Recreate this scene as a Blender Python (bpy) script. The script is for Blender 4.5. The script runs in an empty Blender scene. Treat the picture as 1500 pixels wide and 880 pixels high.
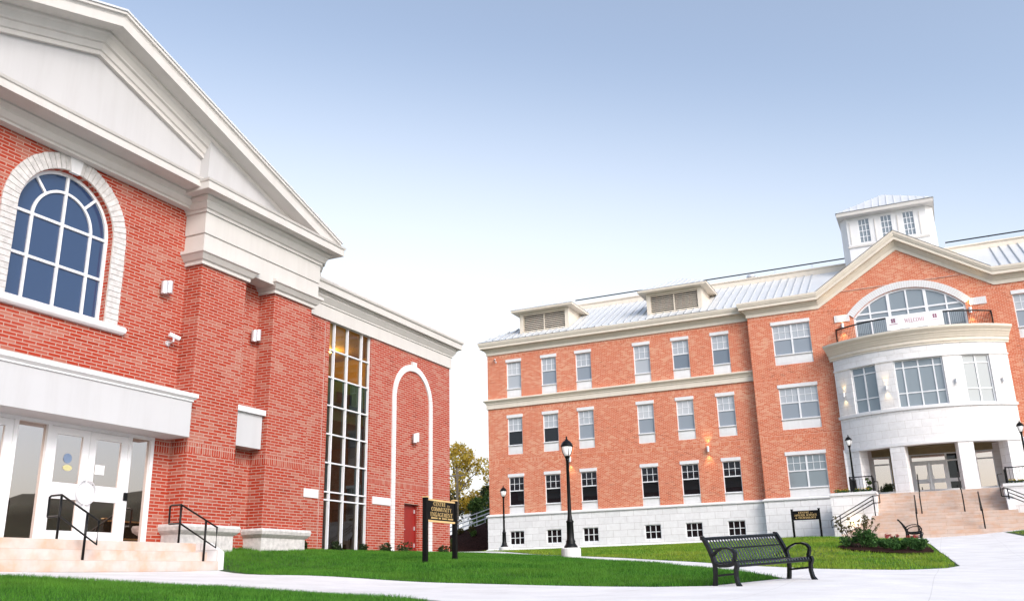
import bpy, math, random
import numpy as np
from mathutils import Vector, Matrix
from mathutils.geometry import tessellate_polygon
random.seed(7); rng = np.random.default_rng(11)
R_ = math.radians
scene = bpy.context.scene
COL = scene.collection

# ------------------------------------------------------------------ camera
cam_d = bpy.data.cameras.new('camera'); cam = bpy.data.objects.new('camera', cam_d); COL.objects.link(cam)
yaw, pitch, roll = -0.432475581, 0.299650565, -0.0243287998
cam_d.sensor_width = 36; cam_d.lens = 1318.57 / 1500 * 36
cam_d.clip_start = 0.1; cam_d.clip_end = 5000
fw = Vector((math.sin(yaw)*math.cos(pitch), math.cos(yaw)*math.cos(pitch), math.sin(pitch)))
rt = Vector((math.cos(yaw), -math.sin(yaw), 0)); up = rt.cross(fw)
r2 = math.cos(roll)*rt + math.sin(roll)*up; u2 = -math.sin(roll)*rt + math.cos(roll)*up
cam.matrix_world = Matrix(((r2.x, u2.x, -fw.x, 0), (r2.y, u2.y, -fw.y, 0), (r2.z, u2.z, -fw.z, 0), (0, 0, 0, 1)))
scene.camera = cam
scene.render.resolution_x = 1024; scene.render.resolution_y = 600

# ------------------------------------------------------------------ sky, sun, exposure
SUN_EL, SUN_AZ = R_(32), R_(124)          # azimuth clockwise from +Y
w = bpy.data.worlds.new('World'); scene.world = w; w.use_nodes = True
nt = w.node_tree; nt.nodes.clear()
sky = nt.nodes.new('ShaderNodeTexSky'); sky.sky_type = 'NISHITA'; sky.sun_disc = False
sky.sun_elevation = SUN_EL; sky.sun_rotation = SUN_AZ
sky.air_density = 1.0; sky.dust_density = 3; sky.ozone_density = 2.5; sky.altitude = 50
bg = nt.nodes.new('ShaderNodeBackground'); bg.inputs[1].default_value = 0.15
out = nt.nodes.new('ShaderNodeOutputWorld')
hs = nt.nodes.new('ShaderNodeHueSaturation'); hs.inputs['Saturation'].default_value = 0.70; hs.inputs['Value'].default_value = 0.82; hs.inputs['Hue'].default_value = 0.497
nt.links.new(sky.outputs[0], hs.inputs['Color'])
tc = nt.nodes.new('ShaderNodeTexCoord')                    # pale haze towards the horizon, strongest low in the west
sp = nt.nodes.new('ShaderNodeSeparateXYZ'); nt.links.new(tc.outputs['Generated'], sp.inputs[0])
dt = nt.nodes.new('ShaderNodeVectorMath'); dt.operation = 'DOT_PRODUCT'; nt.links.new(tc.outputs['Generated'], dt.inputs[0]); dt.inputs[1].default_value = (-.66, .75, 0)
md = nt.nodes.new('ShaderNodeMath'); md.operation = 'MULTIPLY_ADD'; nt.links.new(dt.outputs['Value'], md.inputs[0]); md.inputs[1].default_value = -.50; nt.links.new(sp.outputs[2], md.inputs[2])
mr = nt.nodes.new('ShaderNodeMapRange'); mr.interpolation_type = 'SMOOTHSTEP'; nt.links.new(md.outputs[0], mr.inputs[0])
mr.inputs[1].default_value = .17; mr.inputs[2].default_value = -.32; mr.inputs[3].default_value = 0; mr.inputs[4].default_value = .92
mh = nt.nodes.new('ShaderNodeMix'); mh.data_type = 'RGBA'; nt.links.new(mr.outputs[0], mh.inputs[0]); nt.links.new(hs.outputs[0], mh.inputs[6]); mh.inputs[7].default_value = (3.4, 3.45, 3.48, 1)
nt.links.new(mh.outputs[2], bg.inputs[0]); nt.links.new(bg.outputs[0], out.inputs[0])
sd = bpy.data.lights.new('sun', 'SUN'); sun = bpy.data.objects.new('sun', sd); COL.objects.link(sun)
sd.energy = 0.75; sd.angle = R_(20); sd.color = (1.0, 0.97, 0.95)
sdir = Vector((math.sin(SUN_AZ)*math.cos(SUN_EL), math.cos(SUN_AZ)*math.cos(SUN_EL), math.sin(SUN_EL)))
sun.rotation_euler = sdir.to_track_quat('Z', 'Y').to_euler()
vs = scene.view_settings; vs.view_transform = 'Standard'; vs.look = 'None'; vs.gamma = 1; vs.use_curve_mapping = False
vs.exposure = 1.22

# ------------------------------------------------------------------ materials
MATS = {}
class NT:
    def __init__(s, name):
        s.m = bpy.data.materials.new(name); s.m.use_nodes = True; s.t = s.m.node_tree
        s.b = s.t.nodes['Principled BSDF']; s.out = s.t.nodes['Material Output']; MATS[name] = s.m
    def n(s, ty, **kw):
        q = s.t.nodes.new(ty)
        for k, v in kw.items(): setattr(q, k, v)
        return q
    def l(s, a, b): s.t.links.new(a, b)
    def pos(s): return s.n('ShaderNodeNewGeometry').outputs['Position']
    def noise(s, scale, detail=4, vec=None, rough=.55):
        q = s.n('ShaderNodeTexNoise'); q.inputs['Scale'].default_value = scale; q.inputs['Detail'].default_value = detail
        q.inputs['Roughness'].default_value = rough
        s.l(vec if vec is not None else s.pos(), q.inputs['Vector']); return q.outputs['Fac']
    def math(s, op, a, b=None, c=None):
        q = s.n('ShaderNodeMath', operation=op)
        for i, v in enumerate((a, b, c)):
            if v is None: continue
            if isinstance(v, (int, float)): q.inputs[i].default_value = v
            else: s.l(v, q.inputs[i])
        return q.outputs[0]
    def ramp(s, fac, stops):
        q = s.n('ShaderNodeValToRGB'); e = q.color_ramp.elements
        while len(e) < len(stops): e.new(0.5)
        for i, (p, c) in enumerate(stops): e[i].position = p; e[i].color = (*c, 1)
        s.l(fac, q.inputs[0]); return q.outputs[0]
    def mix(s, fac, a, b, mode='MIX'):
        q = s.n('ShaderNodeMix', data_type='RGBA', blend_type=mode)
        for i, v in ((0, fac), (6, a), (7, b)):
            if isinstance(v, (int, float)): q.inputs[i].default_value = v
            elif isinstance(v, tuple): q.inputs[i].default_value = (*v, 1)
            else: s.l(v, q.inputs[i])
        return q.outputs[2]
    def bump(s, h, strength=.3, dist=.01):
        q = s.n('ShaderNodeBump'); q.inputs['Strength'].default_value = strength; q.inputs['Distance'].default_value = dist
        s.l(h, q.inputs['Height']); s.l(q.outputs[0], s.b.inputs['Normal'])
    def set(s, col=None, rough=.6, metal=0, spec=None, ior=None):
        if col is not None:
            if isinstance(col, tuple): s.b.inputs['Base Color'].default_value = (*col, 1)
            else: s.l(col, s.b.inputs['Base Color'])
        s.b.inputs['Roughness'].default_value = rough; s.b.inputs['Metallic'].default_value = metal
        if spec is not None: s.b.inputs['Specular IOR Level'].default_value = spec
        if ior: s.b.inputs['IOR'].default_value = ior
        return s

def simple(name, col, rough=.6, metal=0, var=.12, scale=3.0, spec=None, bump=0, bscale=60):
    a = NT(name)
    c2 = tuple(max(0, x*(1-var)) for x in col); c3 = tuple(min(1, x*(1+var*.6)) for x in col)
    a.set(a.ramp(a.noise(scale, 5), [(.3, c2), (.7, c3)]), rough, metal, spec)
    if bump: a.bump(a.noise(bscale, 3), bump, .01)
    return a.m

def weathered(name, col, rough=.8, amt=.035):
    a = NT(name)
    mp = a.n('ShaderNodeMapping'); mp.inputs['Scale'].default_value = (2.2, 2.2, .22); a.l(a.pos(), mp.inputs['Vector'])
    st = a.ramp(a.noise(1.6, 6, mp.outputs[0], .65), [(.30, (1-amt*1.6, 1-amt*1.75, 1-amt*1.9)), (.55, (1, 1, 1))])
    bl = a.ramp(a.noise(.8, 5), [(.3, (1-amt, 1-amt, 1-amt*.9)), (.65, (1, 1, 1))])
    a.set(a.mix(1, a.mix(1, col, st, 'MULTIPLY'), bl, 'MULTIPLY'), rough, spec=.3); a.bump(a.noise(140, 2), .1, .006)
    return a.m

def brick(name, c1, c2, mortar, bw=.30, bh=.10, ms=.011, bands=(), pale=.5):
    a = NT(name)
    sep = a.n('ShaderNodeSeparateXYZ'); a.l(a.pos(), sep.inputs[0])
    u = a.math('ADD', sep.outputs[0], sep.outputs[1]); z = sep.outputs[2]
    def tex(v0, v1, off, w, h):
        cv = a.n('ShaderNodeCombineXYZ'); a.l(v0, cv.inputs[0]); a.l(v1, cv.inputs[1])
        t = a.n('ShaderNodeTexBrick'); t.offset = off; t.inputs['Scale'].default_value = 1
        t.inputs['Brick Width'].default_value = w; t.inputs['Row Height'].default_value = h
        t.inputs['Mortar Size'].default_value = ms; t.inputs['Mortar Smooth'].default_value = .15
        t.inputs['Color1'].default_value = (0, 0, 0, 1); t.inputs['Color2'].default_value = (1, 1, 1, 1)
        t.inputs['Mortar'].default_value = (.5, .5, .5, 1)
        a.l(cv.outputs[0], t.inputs['Vector']); return t
    t = tex(u, z, .5, bw, bh)
    val, fac = t.outputs['Color'], t.outputs['Fac']
    if bands:
        t2 = tex(z, u, 0, .24, bh)
        mask = None
        for z0, z1 in bands:
            m = a.math('MULTIPLY', a.math('GREATER_THAN', z, z0), a.math('LESS_THAN', z, z1))
            mask = m if mask is None else a.math('MAXIMUM', mask, m)
        val = a.mix(mask, val, t2.outputs['Color']); 
        q = a.n('ShaderNodeMix', data_type='FLOAT'); a.l(mask, q.inputs[0]); a.l(fac, q.inputs[2]); a.l(t2.outputs['Fac'], q.inputs[3]); fac = q.outputs[0]
    n1 = a.noise(.55, 4)
    v = a.math('ADD', a.math('MULTIPLY', val, .8), a.math('MULTIPLY', a.math('SUBTRACT', n1, .4), .9))
    stops = [(.0, tuple(x*.72 for x in c1)), (.15, c1), (pale, tuple(.8*x+.2*y for x, y in zip(c1, c2))), (pale+.14, tuple(.25*x+.75*y for x, y in zip(c1, c2))), (.95, c2)]
    colr = a.ramp(v, stops)
    # faint lime bloom, a broad mottling of the wall itself
    bl = a.ramp(a.noise(1.3, 6, rough=.7), [(.5, (0, 0, 0)), (.78, (1, 1, 1))])
    colr = a.mix(a.math('MULTIPLY', bl, .10), colr, mortar)
    a.set(a.mix(fac, colr, mortar), .85, spec=.2)
    a.bump(a.math('SUBTRACT', 1, fac), .5, .008)
    return a.m

def blocks(name, col, joint, bw=.95, bh=.42, ms=.012, kx=1.0, rough=.75, warm=None):
    a = NT(name)
    sep = a.n('ShaderNodeSeparateXYZ'); a.l(a.pos(), sep.inputs[0])
    cv = a.n('ShaderNodeCombineXYZ'); a.l(a.math('MULTIPLY', sep.outputs[0], kx), cv.inputs[0]); a.l(a.math('ADD', sep.outputs[2], .1), cv.inputs[1])
    t = a.n('ShaderNodeTexBrick'); t.offset = .5
    for k, v in (('Scale', 1), ('Brick Width', bw), ('Row Height', bh), ('Mortar Size', ms), ('Mortar Smooth', .1)): t.inputs[k].default_value = v
    t.inputs['Color1'].default_value = (*[x*.93 for x in col], 1); t.inputs['Color2'].default_value = (*[min(1, x*1.03) for x in col], 1)
    t.inputs['Mortar'].default_value = (*joint, 1)
    a.l(cv.outputs[0], t.inputs['Vector'])
    n = a.noise(5, 6)
    c = a.mix(.5, t.outputs['Color'], a.ramp(n, [(.3, (.82, .80, .80)), (.65, (1, 1, 1))]), 'MULTIPLY')
    if warm: c = a.mix(a.math('MULTIPLY', a.ramp(a.noise(2.2, 5), [(.42, (0, 0, 0)), (.68, (1, 1, 1))]), .6), c, warm)
    a.set(c, rough, spec=.3); a.bump(a.math('SUBTRACT', 1, t.outputs['Fac']), .4, .01)
    return a.m

brick('hall_brick', (.36, .033, .012), (.40, .14, .10), (.45, .29, .24), bh=.075, bands=((2.97, 3.2),), ms=.010, pale=.64)
brick('college_brick', (.57, .122, .046), (.66, .30, .18), (.72, .48, .37), bw=.25, bh=.075, pale=.64, bands=((15.2, 15.45), (7.72, 7.96), (11.2, 11.44)), ms=.009)
weathered('stucco', (.50, .488, .488), .7)
weathered('stucco_white', (.53, .525, .535), .7)
weathered('cornice_paint', (.60, .57, .54), .7)
weathered('cornice_cream', (.71, .635, .54), .7)
weathered('trim_white', (.74, .73, .735), .7)
simple('frame_white', (.76, .76, .78), .35, var=.03)
simple('split_stone', (.60, .57, .555), .85, var=.22, scale=9, bump=.6, bscale=35)
simple('joint_grey', (.50, .44, .40), .9)
blocks('block_stone', (.81, .795, .80), (.62, .595, .59), ms=.015)
blocks('block_stone_bow', (.81, .79, .79), (.67, .64, .62), kx=1.12, ms=.015)
blocks('step_stone', (.60, .48, .41), (.40, .31, .25), bw=1.5, bh=.187, ms=.006, warm=(.55, .32, .20))
blocks('step_pale', (.60, .53, .49), (.38, .30, .25), bw=1.8, bh=.201, ms=.002, warm=(.58, .30, .16))
simple('black_metal', (.004, .0045, .005), .38, var=.3, spec=.22)
simple('bench_metal', (.004, .005, .006), .30, var=.3, spec=.30)
simple('bench_slat', (.012, .014, .018), .16, var=.2, spec=.9)
simple('galvanised', (.62, .63, .64), .4, .3, var=.1)
simple('lamp_silver', (.66, .66, .68), .35, .4, var=.05)
simple('roof_metal', (.70, .705, .71), .42, .2, var=.05, scale=.7)
simple('seam_metal', (.46, .48, .50), .5, .2)
simple('roof_dark', (.20, .22, .24), .5, .2)
simple('red_door', (.26, .018, .014), .45, var=.1)
simple('sign_black', (.004, .004, .0045), .5, var=.1, spec=.15)
simple('gold', (.90, .62, .26), .4, var=.1)
simple('gold_trim', (.72, .48, .22), .5, var=.1)
simple('banner_white', (.83, .82, .83), .7, var=.03)
simple('maroon', (.20, .02, .10), .6)
simple('maroon_pale', (.40, .12, .20), .6)
simple('mulch', (.030, .013, .010), .95, var=.7, scale=9, spec=.05, bump=1, bscale=25)
simple('soil_grass', (.022, .060, .010), .95, var=.4, scale=6, bump=.6, bscale=30)
simple('bark', (.10, .075, .055), .9, var=.3, scale=12)
simple('louver_dark', (.05, .045, .04), .7)
simple('portico_tan', (.30, .235, .13), .8)
simple('room_tan', (.34, .22, .07), .8)
simple('room_brown', (.22, .14, .06), .85)
simple('room_teal', (.05, .13, .13), .6)
simple('siding', (.7, .7, .72), .7)
simple('hill_green', (.030, .038, .022), .95, var=.5, scale=.08, bump=1, bscale=.4)
simple('wood_pole', (.33, .27, .20), .9)
simple('sticker_blue', (.18, .24, .36), .5)
simple('sticker_yellow', (.55, .50, .25), .5)
simple('paper_white', (.8, .8, .8), .6)
a = NT('concrete'); c = a.ramp(a.noise(1.1, 6, rough=.65), [(.28, (.62, .605, .60)), (.7, (.78, .77, .775))])
sp = a.n('ShaderNodeSeparateXYZ'); a.l(a.pos(), sp.inputs[0])
def joint(axis, step):
    f = a.math('PINGPONG', a.math('ADD', sp.outputs[axis], 500.3), step/2); return a.math('LESS_THAN', f, .007)
jm = a.math('MAXIMUM', joint(0, 2.0), joint(1, 2.0))
c = a.mix(a.math('MULTIPLY', jm, .3), c, (.36, .345, .34))
c = a.mix(.5, c, a.ramp(a.noise(24, 3), [(.3, (.86, .86, .86)), (.7, (1, 1, 1))]), 'MULTIPLY')
a.set(c, .8, spec=.25); a.bump(a.noise(90, 3), .25, .004)
def glass(name, col, ior=1.9, rough=.02, tint=None, wob=.0):
    a = NT(name); a.set(col, rough, 0, .5, ior)
    if wob: a.bump(a.noise(1.2, 2), wob, .02)
    return a.m
glass('glass_dark', (.010, .010, .012), 1.5, wob=.03)
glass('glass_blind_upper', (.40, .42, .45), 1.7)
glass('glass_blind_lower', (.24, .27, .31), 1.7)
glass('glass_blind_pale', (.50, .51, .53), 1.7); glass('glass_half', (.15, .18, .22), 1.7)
glass('glass_grey', (.20, .235, .26), 1.8, wob=.03)
glass('glass_navy', (.020, .045, .11), 1.75, wob=.05)
a = NT('door_glass'); a.set((.020, .010, .004), .3, 0, .2)
gl = a.n('ShaderNodeBsdfGlossy'); gl.inputs['Roughness'].default_value = .01; gl.inputs[0].default_value = (1, .84, .76, 1)  # warm tint colours the mirrored sky peach, which the world sky is not
bp_ = a.n('ShaderNodeBump'); bp_.inputs['Strength'].default_value = .02; a.l(a.noise(.9, 2), bp_.inputs['Height']); a.l(bp_.outputs[0], gl.inputs['Normal'])
fr = a.n('ShaderNodeFresnel'); fr.inputs[0].default_value = 8.5
mx = a.n('ShaderNodeMixShader'); a.l(fr.outputs[0], mx.inputs[0]); a.l(a.b.outputs[0], mx.inputs[1]); a.l(gl.outputs[0], mx.inputs[2]); a.l(mx.outputs[0], a.out.inputs[0])
def clear(name, tint, refl):
    a = NT(name); tr = a.n('ShaderNodeBsdfTransparent'); tr.inputs[0].default_value = (*tint, 1)
    gl = a.n('ShaderNodeBsdfGlossy'); gl.inputs['Roughness'].default_value = .01; gl.inputs[0].default_value = (.9, .95, 1, 1)
    fr = a.n('ShaderNodeFresnel'); fr.inputs[0].default_value = refl
    mx = a.n('ShaderNodeMixShader'); a.l(fr.outputs[0], mx.inputs[0]); a.l(tr.outputs[0], mx.inputs[1]); a.l(gl.outputs[0], mx.inputs[2])
    a.l(mx.outputs[0], a.out.inputs[0]); return a.m
clear('glass_clear', (.60, .50, .30), 1.42); clear('glass_teal', (.06, .24, .20), 1.5)
a = NT('lamp_glass'); a.set((.80, .80, .82), .25); a.b.inputs['Emission Color'].default_value = (1, .93, .85, 1); a.b.inputs['Emission Strength'].default_value = .12
a = NT('lit_lens'); a.set((.9, .8, .6), .4); a.b.inputs['Emission Color'].default_value = (1, .72, .35, 1); a.b.inputs['Emission Strength'].default_value = 4
def leafmat(name, c1, c2, trans=.35, dry=None):
    a = NT(name)
    oi = a.n('ShaderNodeNewGeometry')
    c = a.ramp(oi.outputs['Random Per Island'], [(.0, c1), (1.0, c2)])
    if dry:
        mk = a.math('MULTIPLY', a.ramp(a.noise(.42, 5, rough=.7), [(.44, (0, 0, 0)), (.66, (1, 1, 1))]), .75)
        c = a.mix(mk, c, dry)
        c = a.mix(1, c, a.ramp(a.noise(1.9, 4), [(.32, (.62, .66, .62)), (.62, (1.0, 1.0, 1.0))]), 'MULTIPLY')
    a.set(c, .6, spec=.25)
    tl = a.n('ShaderNodeBsdfTranslucent'); a.l(c, tl.inputs[0])
    mx = a.n('ShaderNodeMixShader'); mx.inputs[0].default_value = trans
    a.l(a.b.outputs[0], mx.inputs[1]); a.l(tl.outputs[0], mx.inputs[2]); a.l(mx.outputs[0], a.out.inputs[0]); return a.m
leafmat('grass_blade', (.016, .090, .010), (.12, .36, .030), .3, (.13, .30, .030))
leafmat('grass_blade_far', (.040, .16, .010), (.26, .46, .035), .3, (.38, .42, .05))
leafmat('leaf_backlit', (.34, .25, .03), (.75, .56, .10), .65)  # glow of light behind the crown painted into the leaf colour
leafmat('leaf_olive', (.035, .040, .014), (.09, .085, .026), .3)
leafmat('leaf_green', (.035, .075, .016), (.10, .17, .035), .35)
leafmat('leaf_dark', (.014, .026, .010), (.05, .075, .022), .3)
leafmat('leaf_bush', (.022, .075, .018), (.09, .20, .05), .35)
leafmat('leaf_rose', (.05, .055, .018), (.16, .13, .045), .35)
leafmat('petal_red', (.32, .03, .04), (.45, .12, .10), .3)
leafmat('petal_yellow', (.6, .40, .03), (.7, .55, .06), .3)

# ------------------------------------------------------------------ mesh helper
OFF = {}
class MB:
    def __init__(s): s.v = []; s.f = []
    def add(s, vs, fs):
        o = len(s.v); s.v += [tuple(v) for v in vs]; s.f += [tuple(i+o for i in f) for f in fs]; return s
    def box(s, x0, x1, y0, y1, z0, z1):
        return s.add([(x0,y0,z0),(x1,y0,z0),(x1,y1,z0),(x0,y1,z0),(x0,y0,z1),(x1,y0,z1),(x1,y1,z1),(x0,y1,z1)],
                     [(0,3,2,1),(4,5,6,7),(0,1,5,4),(1,2,6,5),(2,3,7,6),(3,0,4,7)])
    def prism(s, pts, d):          # pts: closed 3D polygon, d: extrusion vector
        n = len(pts); b = [Vector(p) for p in pts]; t = [p+Vector(d) for p in b]
        tris = tessellate_polygon([b])
        fs = [tuple(x) for x in tris] + [tuple(i+n for i in reversed(x)) for x in tris]
        fs += [(i, (i+1) % n, (i+1) % n+n, i+n) for i in range(n)]
        return s.add(b+t, fs)
    def tube(s, pts, r, n=8, cap=True):
        pts = [Vector(p) for p in pts]; rs = r if isinstance(r, (list, tuple)) else [r]*len(pts)
        rings = []; ref = None
        for i, p in enumerate(pts):
            d = ((pts[min(i+1, len(pts)-1)]-p).normalized() + (p-pts[max(i-1, 0)]).normalized())
            if d.length < 1e-6: d = Vector((0, 0, 1))
            d.normalize()
            if ref is None:
                ref = Vector((0, 0, 1)) if abs(d.z) < .9 else Vector((1, 0, 0))
            e = (ref - d*ref.dot(d)).normalized(); g = d.cross(e); ref = e
            rings.append([p + rs[i]*(e*math.cos(2*math.pi*k/n)+g*math.sin(2*math.pi*k/n)) for k in range(n)])
        vs = [v for r_ in rings for v in r_]; fs = []
        for i in range(len(pts)-1):
            for k in range(n):
                fs.append((i*n+k, i*n+(k+1) % n, (i+1)*n+(k+1) % n, (i+1)*n+k))
        if cap: fs.append(tuple(reversed(range(n)))); fs.append(tuple(range((len(pts)-1)*n, len(pts)*n)))
        return s.add(vs, fs)
    def bar(s, pts, w, t, side):   # rectangular section along pts, width w along vector side
        side = Vector(side).normalized(); pts = [Vector(p) for p in pts]; rings = []
        for i, p in enumerate(pts):
            d = (pts[min(i+1, len(pts)-1)]-pts[max(i-1, 0)]).normalized(); nn = d.cross(side).normalized()
            ti = t[i] if isinstance(t, (list, tuple)) else t
            rings.append([p+side*w/2+nn*ti/2, p-side*w/2+nn*ti/2, p-side*w/2-nn*ti/2, p+side*w/2-nn*ti/2])
        vs = [v for r_ in rings for v in r_]; fs = []
        for i in range(len(pts)-1):
            for k in range(4): fs.append((i*4+k, i*4+(k+1) % 4, (i+1)*4+(k+1) % 4, (i+1)*4+k))
        fs += [(3,2,1,0), tuple(range((len(pts)-1)*4, len(pts)*4))]
        return s.add(vs, fs)
    def lathe(s, prof, c=(0,0,0), n=16):
        vs = []; fs = []
        for r, z in prof:
            for k in range(n): vs.append((c[0]+r*math.cos(2*math.pi*k/n), c[1]+r*math.sin(2*math.pi*k/n), c[2]+z))
        for i in range(len(prof)-1):
            for k in range(n): fs.append((i*n+k, i*n+(k+1) % n, (i+1)*n+(k+1) % n, (i+1)*n+k))
        fs.append(tuple(reversed(range(n)))); fs.append(tuple(range((len(prof)-1)*n, len(prof)*n)))
        return s.add(vs, fs)
    def sweep(s, path, prof, zs=None, caps=True):
        """plan path (x,y); profile (outward offset, z); outward = right of travel; mitred."""
        n = len(path); rings = []
        for i in range(n):
            P = Vector(path[i]); d0 = (Vector(path[i])-Vector(path[i-1])).normalized() if i else None
            d1 = (Vector(path[i+1])-P).normalized() if i < n-1 else None
            d0 = d0 or d1; d1 = d1 or d0
            n0 = Vector((d0.y, -d0.x)); n1 = Vector((d1.y, -d1.x)); m = (n0+n1)
            m = m / max(.2, m.dot(n0)) if m.length > 1e-5 else n0
            rings.append([(P.x+m.x*o, P.y+m.y*o, z) for o, z in prof])
        k = len(prof); vs = [v for r in rings for v in r]; fs = []
        for i in range(n-1):
            for j in range(k): fs.append((i*k+j, (i+1)*k+j, (i+1)*k+(j+1) % k, i*k+(j+1) % k))
        if caps: fs.append(tuple(range(k))); fs.append(tuple(reversed(range((n-1)*k, n*k))))
        return s.add(vs, fs)
    def panel(s, plane, coord, outer, holes, depth, flip=False):
        """flat wall on plane 'x' or 'y' at coord, with holes whose reveals run back by depth."""
        mk = (lambda p, o=0: Vector((coord+o, p[0], p[1]))) if plane == 'x' else (lambda p, o=0: Vector((p[0], coord+o, p[1])))
        loops = [[mk(p) for p in outer]] + [[mk(p) for p in h] for h in holes]
        fl = [v for l in loops for v in l]
        s.add(fl, [tuple(t) for t in tessellate_polygon(loops)])
        for h in holes:
            n = len(h); a = [mk(p) for p in h]; b = [mk(p, depth) for p in h]
            s.add(a+b, [(i, (i+1) % n, (i+1) % n+n, i+n) for i in range(n)])
        return s
    def arc(s, c, a0, a1, r0, r1, z0, z1, n=12):   # plan arc block, angle from -Y toward +X
        vs = []
        for i in range(n+1):
            t = a0+(a1-a0)*i/n; sx, cy = math.sin(t), -math.cos(t)
            for r in (r1, r0):
                for z in (z0, z1): vs.append((c[0]+sx*r, c[1]+cy*r, z))
        fs = []
        for i in range(n):
            o = i*4; q = o+4
            fs += [(o, q, q+1, o+1), (o+2, o+3, q+3, q+2), (o+1, q+1, q+3, o+3), (o, o+2, q+2, q)]
        fs += [(0, 1, 3, 2), (n*4, n*4+2, n*4+3, n*4+1)]
        return s.add(vs, fs)
    def build(s, name, mat, parent=None, smooth=False, local=False, label=None, kind=None, loc=None):
        off = Vector((0, 0, 0)) if (parent is None or local) else OFF[parent.name]
        if loc is not None: off = Vector(loc)
        me = bpy.data.meshes.new(name); me.from_pydata([tuple(Vector(v)-off) for v in s.v], [], s.f); me.update()
        me.materials.append(MATS[mat])
        if smooth:
            me.polygons.foreach_set('use_smooth', [True]*len(me.polygons))
        o = bpy.data.objects.new(name, me); COL.objects.link(o)
        if parent is not None: o.parent = parent; OFF[o.name] = OFF.get(parent.name, Vector())
        else:
            if loc is not None: o.location = loc
            OFF[o.name] = Vector(loc) if loc is not None else Vector()
        if label: o['label'] = label
        if kind: o['kind'] = kind
        return o
def rawmesh(name, verts, faces, mat, parent=None, kind=None, smooth=False):
    verts = np.asarray(verts, dtype=np.float32); faces = np.asarray(faces, dtype=np.int32)
    if parent is not None: verts = verts - np.array(OFF[parent.name], dtype=np.float32)
    me = bpy.data.meshes.new(name); k = faces.shape[1]
    me.vertices.add(len(verts)); me.vertices.foreach_set('co', verts.ravel())
    me.loops.add(faces.size); me.loops.foreach_set('vertex_index', faces.ravel())
    me.polygons.add(len(faces)); me.polygons.foreach_set('loop_start', np.arange(0, faces.size, k, dtype=np.int32))
    me.update(calc_edges=True); me.materials.append(MATS[mat])
    o = bpy.data.objects.new(name, me); COL.objects.link(o)
    if parent is not None: o.parent = parent; OFF[o.name] = OFF[parent.name]
    if kind: o['kind'] = kind
    return o
def tag(o, label, cat, group=None, kind=None):
    o['label'] = label; o['category'] = cat
    if group: o['group'] = group
    if kind: o['kind'] = kind
    return o
def thing(name, label, cat, loc=(0, 0, 0), rz=0, group=None):
    o = bpy.data.objects.new(name, None); COL.objects.link(o); o.empty_display_size = .3
    o.location = loc; o.rotation_euler = (0, 0, rz); OFF[o.name] = Vector(loc)
    return tag(o, label, cat, group)
def copy_tree(o, parent=None):
    c = o.copy(); COL.objects.link(c); c.parent = parent; OFF[c.name] = Vector()
    for ch in list(o.children): copy_tree(ch, c)
    return c
def rect(a0, a1, b0, b1): return [(a0, b0), (a1, b0), (a1, b1), (a0, b1)]
def arcpts(cx, cz, r, a0, a1, n): return [(cx+r*math.cos(a0+(a1-a0)*i/n), cz+r*math.sin(a0+(a1-a0)*i/n)) for i in range(n+1)]

# ------------------------------------------------------------------ ground height
GP = np.array([
 (-14.2,10.4,.30),(-14.2,15.5,.31),(-14.2,5,.28),(-16.1,12,.5),(-16.1,15.9,.84),(-16.1,18,.88),(-16.1,22,.89),(-16.1,26,.9),(-16.1,29,.92),(-16.3,33,1.05),
 (-11.8,8.7,.20),(-9.7,10.9,-.03),(-6.0,9.9,-.20),(-5.05,9.8,-.24),(-8.26,6.1,-.13),(-6.5,8,-.19),(-10.9,14.2,.13),(-8.9,14.6,-.01),(-7,14.4,-.09),(-5.8,14.4,-.14),(-4.3,14.3,-.18),(-3.3,14.4,-.19),
 (-2.5,15.9,-.11),(-2.0,15.7,-.11),(-2.9,14.1,-.19),(-10.95,18.6,.40),(-10.95,20,.44),(-10.4,25.8,.57),(-21.6,45.1,1.39),(-9.2,25,.45),(-6.4,21.8,.26),(-4.6,19.4,.11),(-3.3,17.2,0),
 (-13.6,30,.80),(-10.6,28.2,.62),(-6.6,25.6,.33),(-4.3,23.3,.15),(-2.8,22.4,.05),(-1,22.1,-.02),(.17,24.3,.03),(-.16,30.8,.38),(-.46,35,.68),(-.9,40.3,.98),(-1.3,39,.94),
 (-2.6,34,.70),(-3.5,33.6,.73),(-2.1,37.6,.98),(-1.9,10.1,-.30),(.6,12.4,-.36),(1.1,32.4,.42),(1.1,20.3,-.13),(2.2,49.4,1.55),(2.8,43.1,1.2),(3.4,52.2,1.8),(-7,48.5,1.63),(-5.8,48.5,1.62),
 (-28.4,57,1.77),(-20,57,1.77),(-12,57,1.78),(-5.5,57,1.8),(-1.2,48.2,1.39),(3.2,48.2,1.62),(6,57,1.95),(15,57,2.1),(-4.3,48.2,1.5),(9,40,1.2),(12,25,.5),(12,10,-.2),
 (0,0,-.75),(6,0,-.85),(-5,3,-.50),(-11,4,.05),(0,5,-.55),(-20,45,1.4),(-30,45,1.45),(-34,58,1.75),(-20,35,1.1),(-16,5,.4),(-22,57,1.77),(-15,40,1.15),(-8,40,1.1),(-12,48,1.5),(0,-8,-1.0),(12,-8,-1.0),(-16,-8,.1),(25,30,1.0),(25,60,2.3)])
_P, _Z = GP[:, :2], GP[:, 2]
def _phi(d2): return np.where(d2 > 1e-12, .5*d2*np.log(np.maximum(d2, 1e-12)), 0)
_n = len(_P); _K = _phi(((_P[:, None]-_P[None])**2).sum(-1)) + .4*np.eye(_n)
_A = np.zeros((_n+3, _n+3)); _A[:_n, :_n] = _K; _A[:_n, _n] = 1; _A[:_n, _n+1:] = _P; _A[_n, :_n] = 1; _A[_n+1:, :_n] = _P.T
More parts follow.
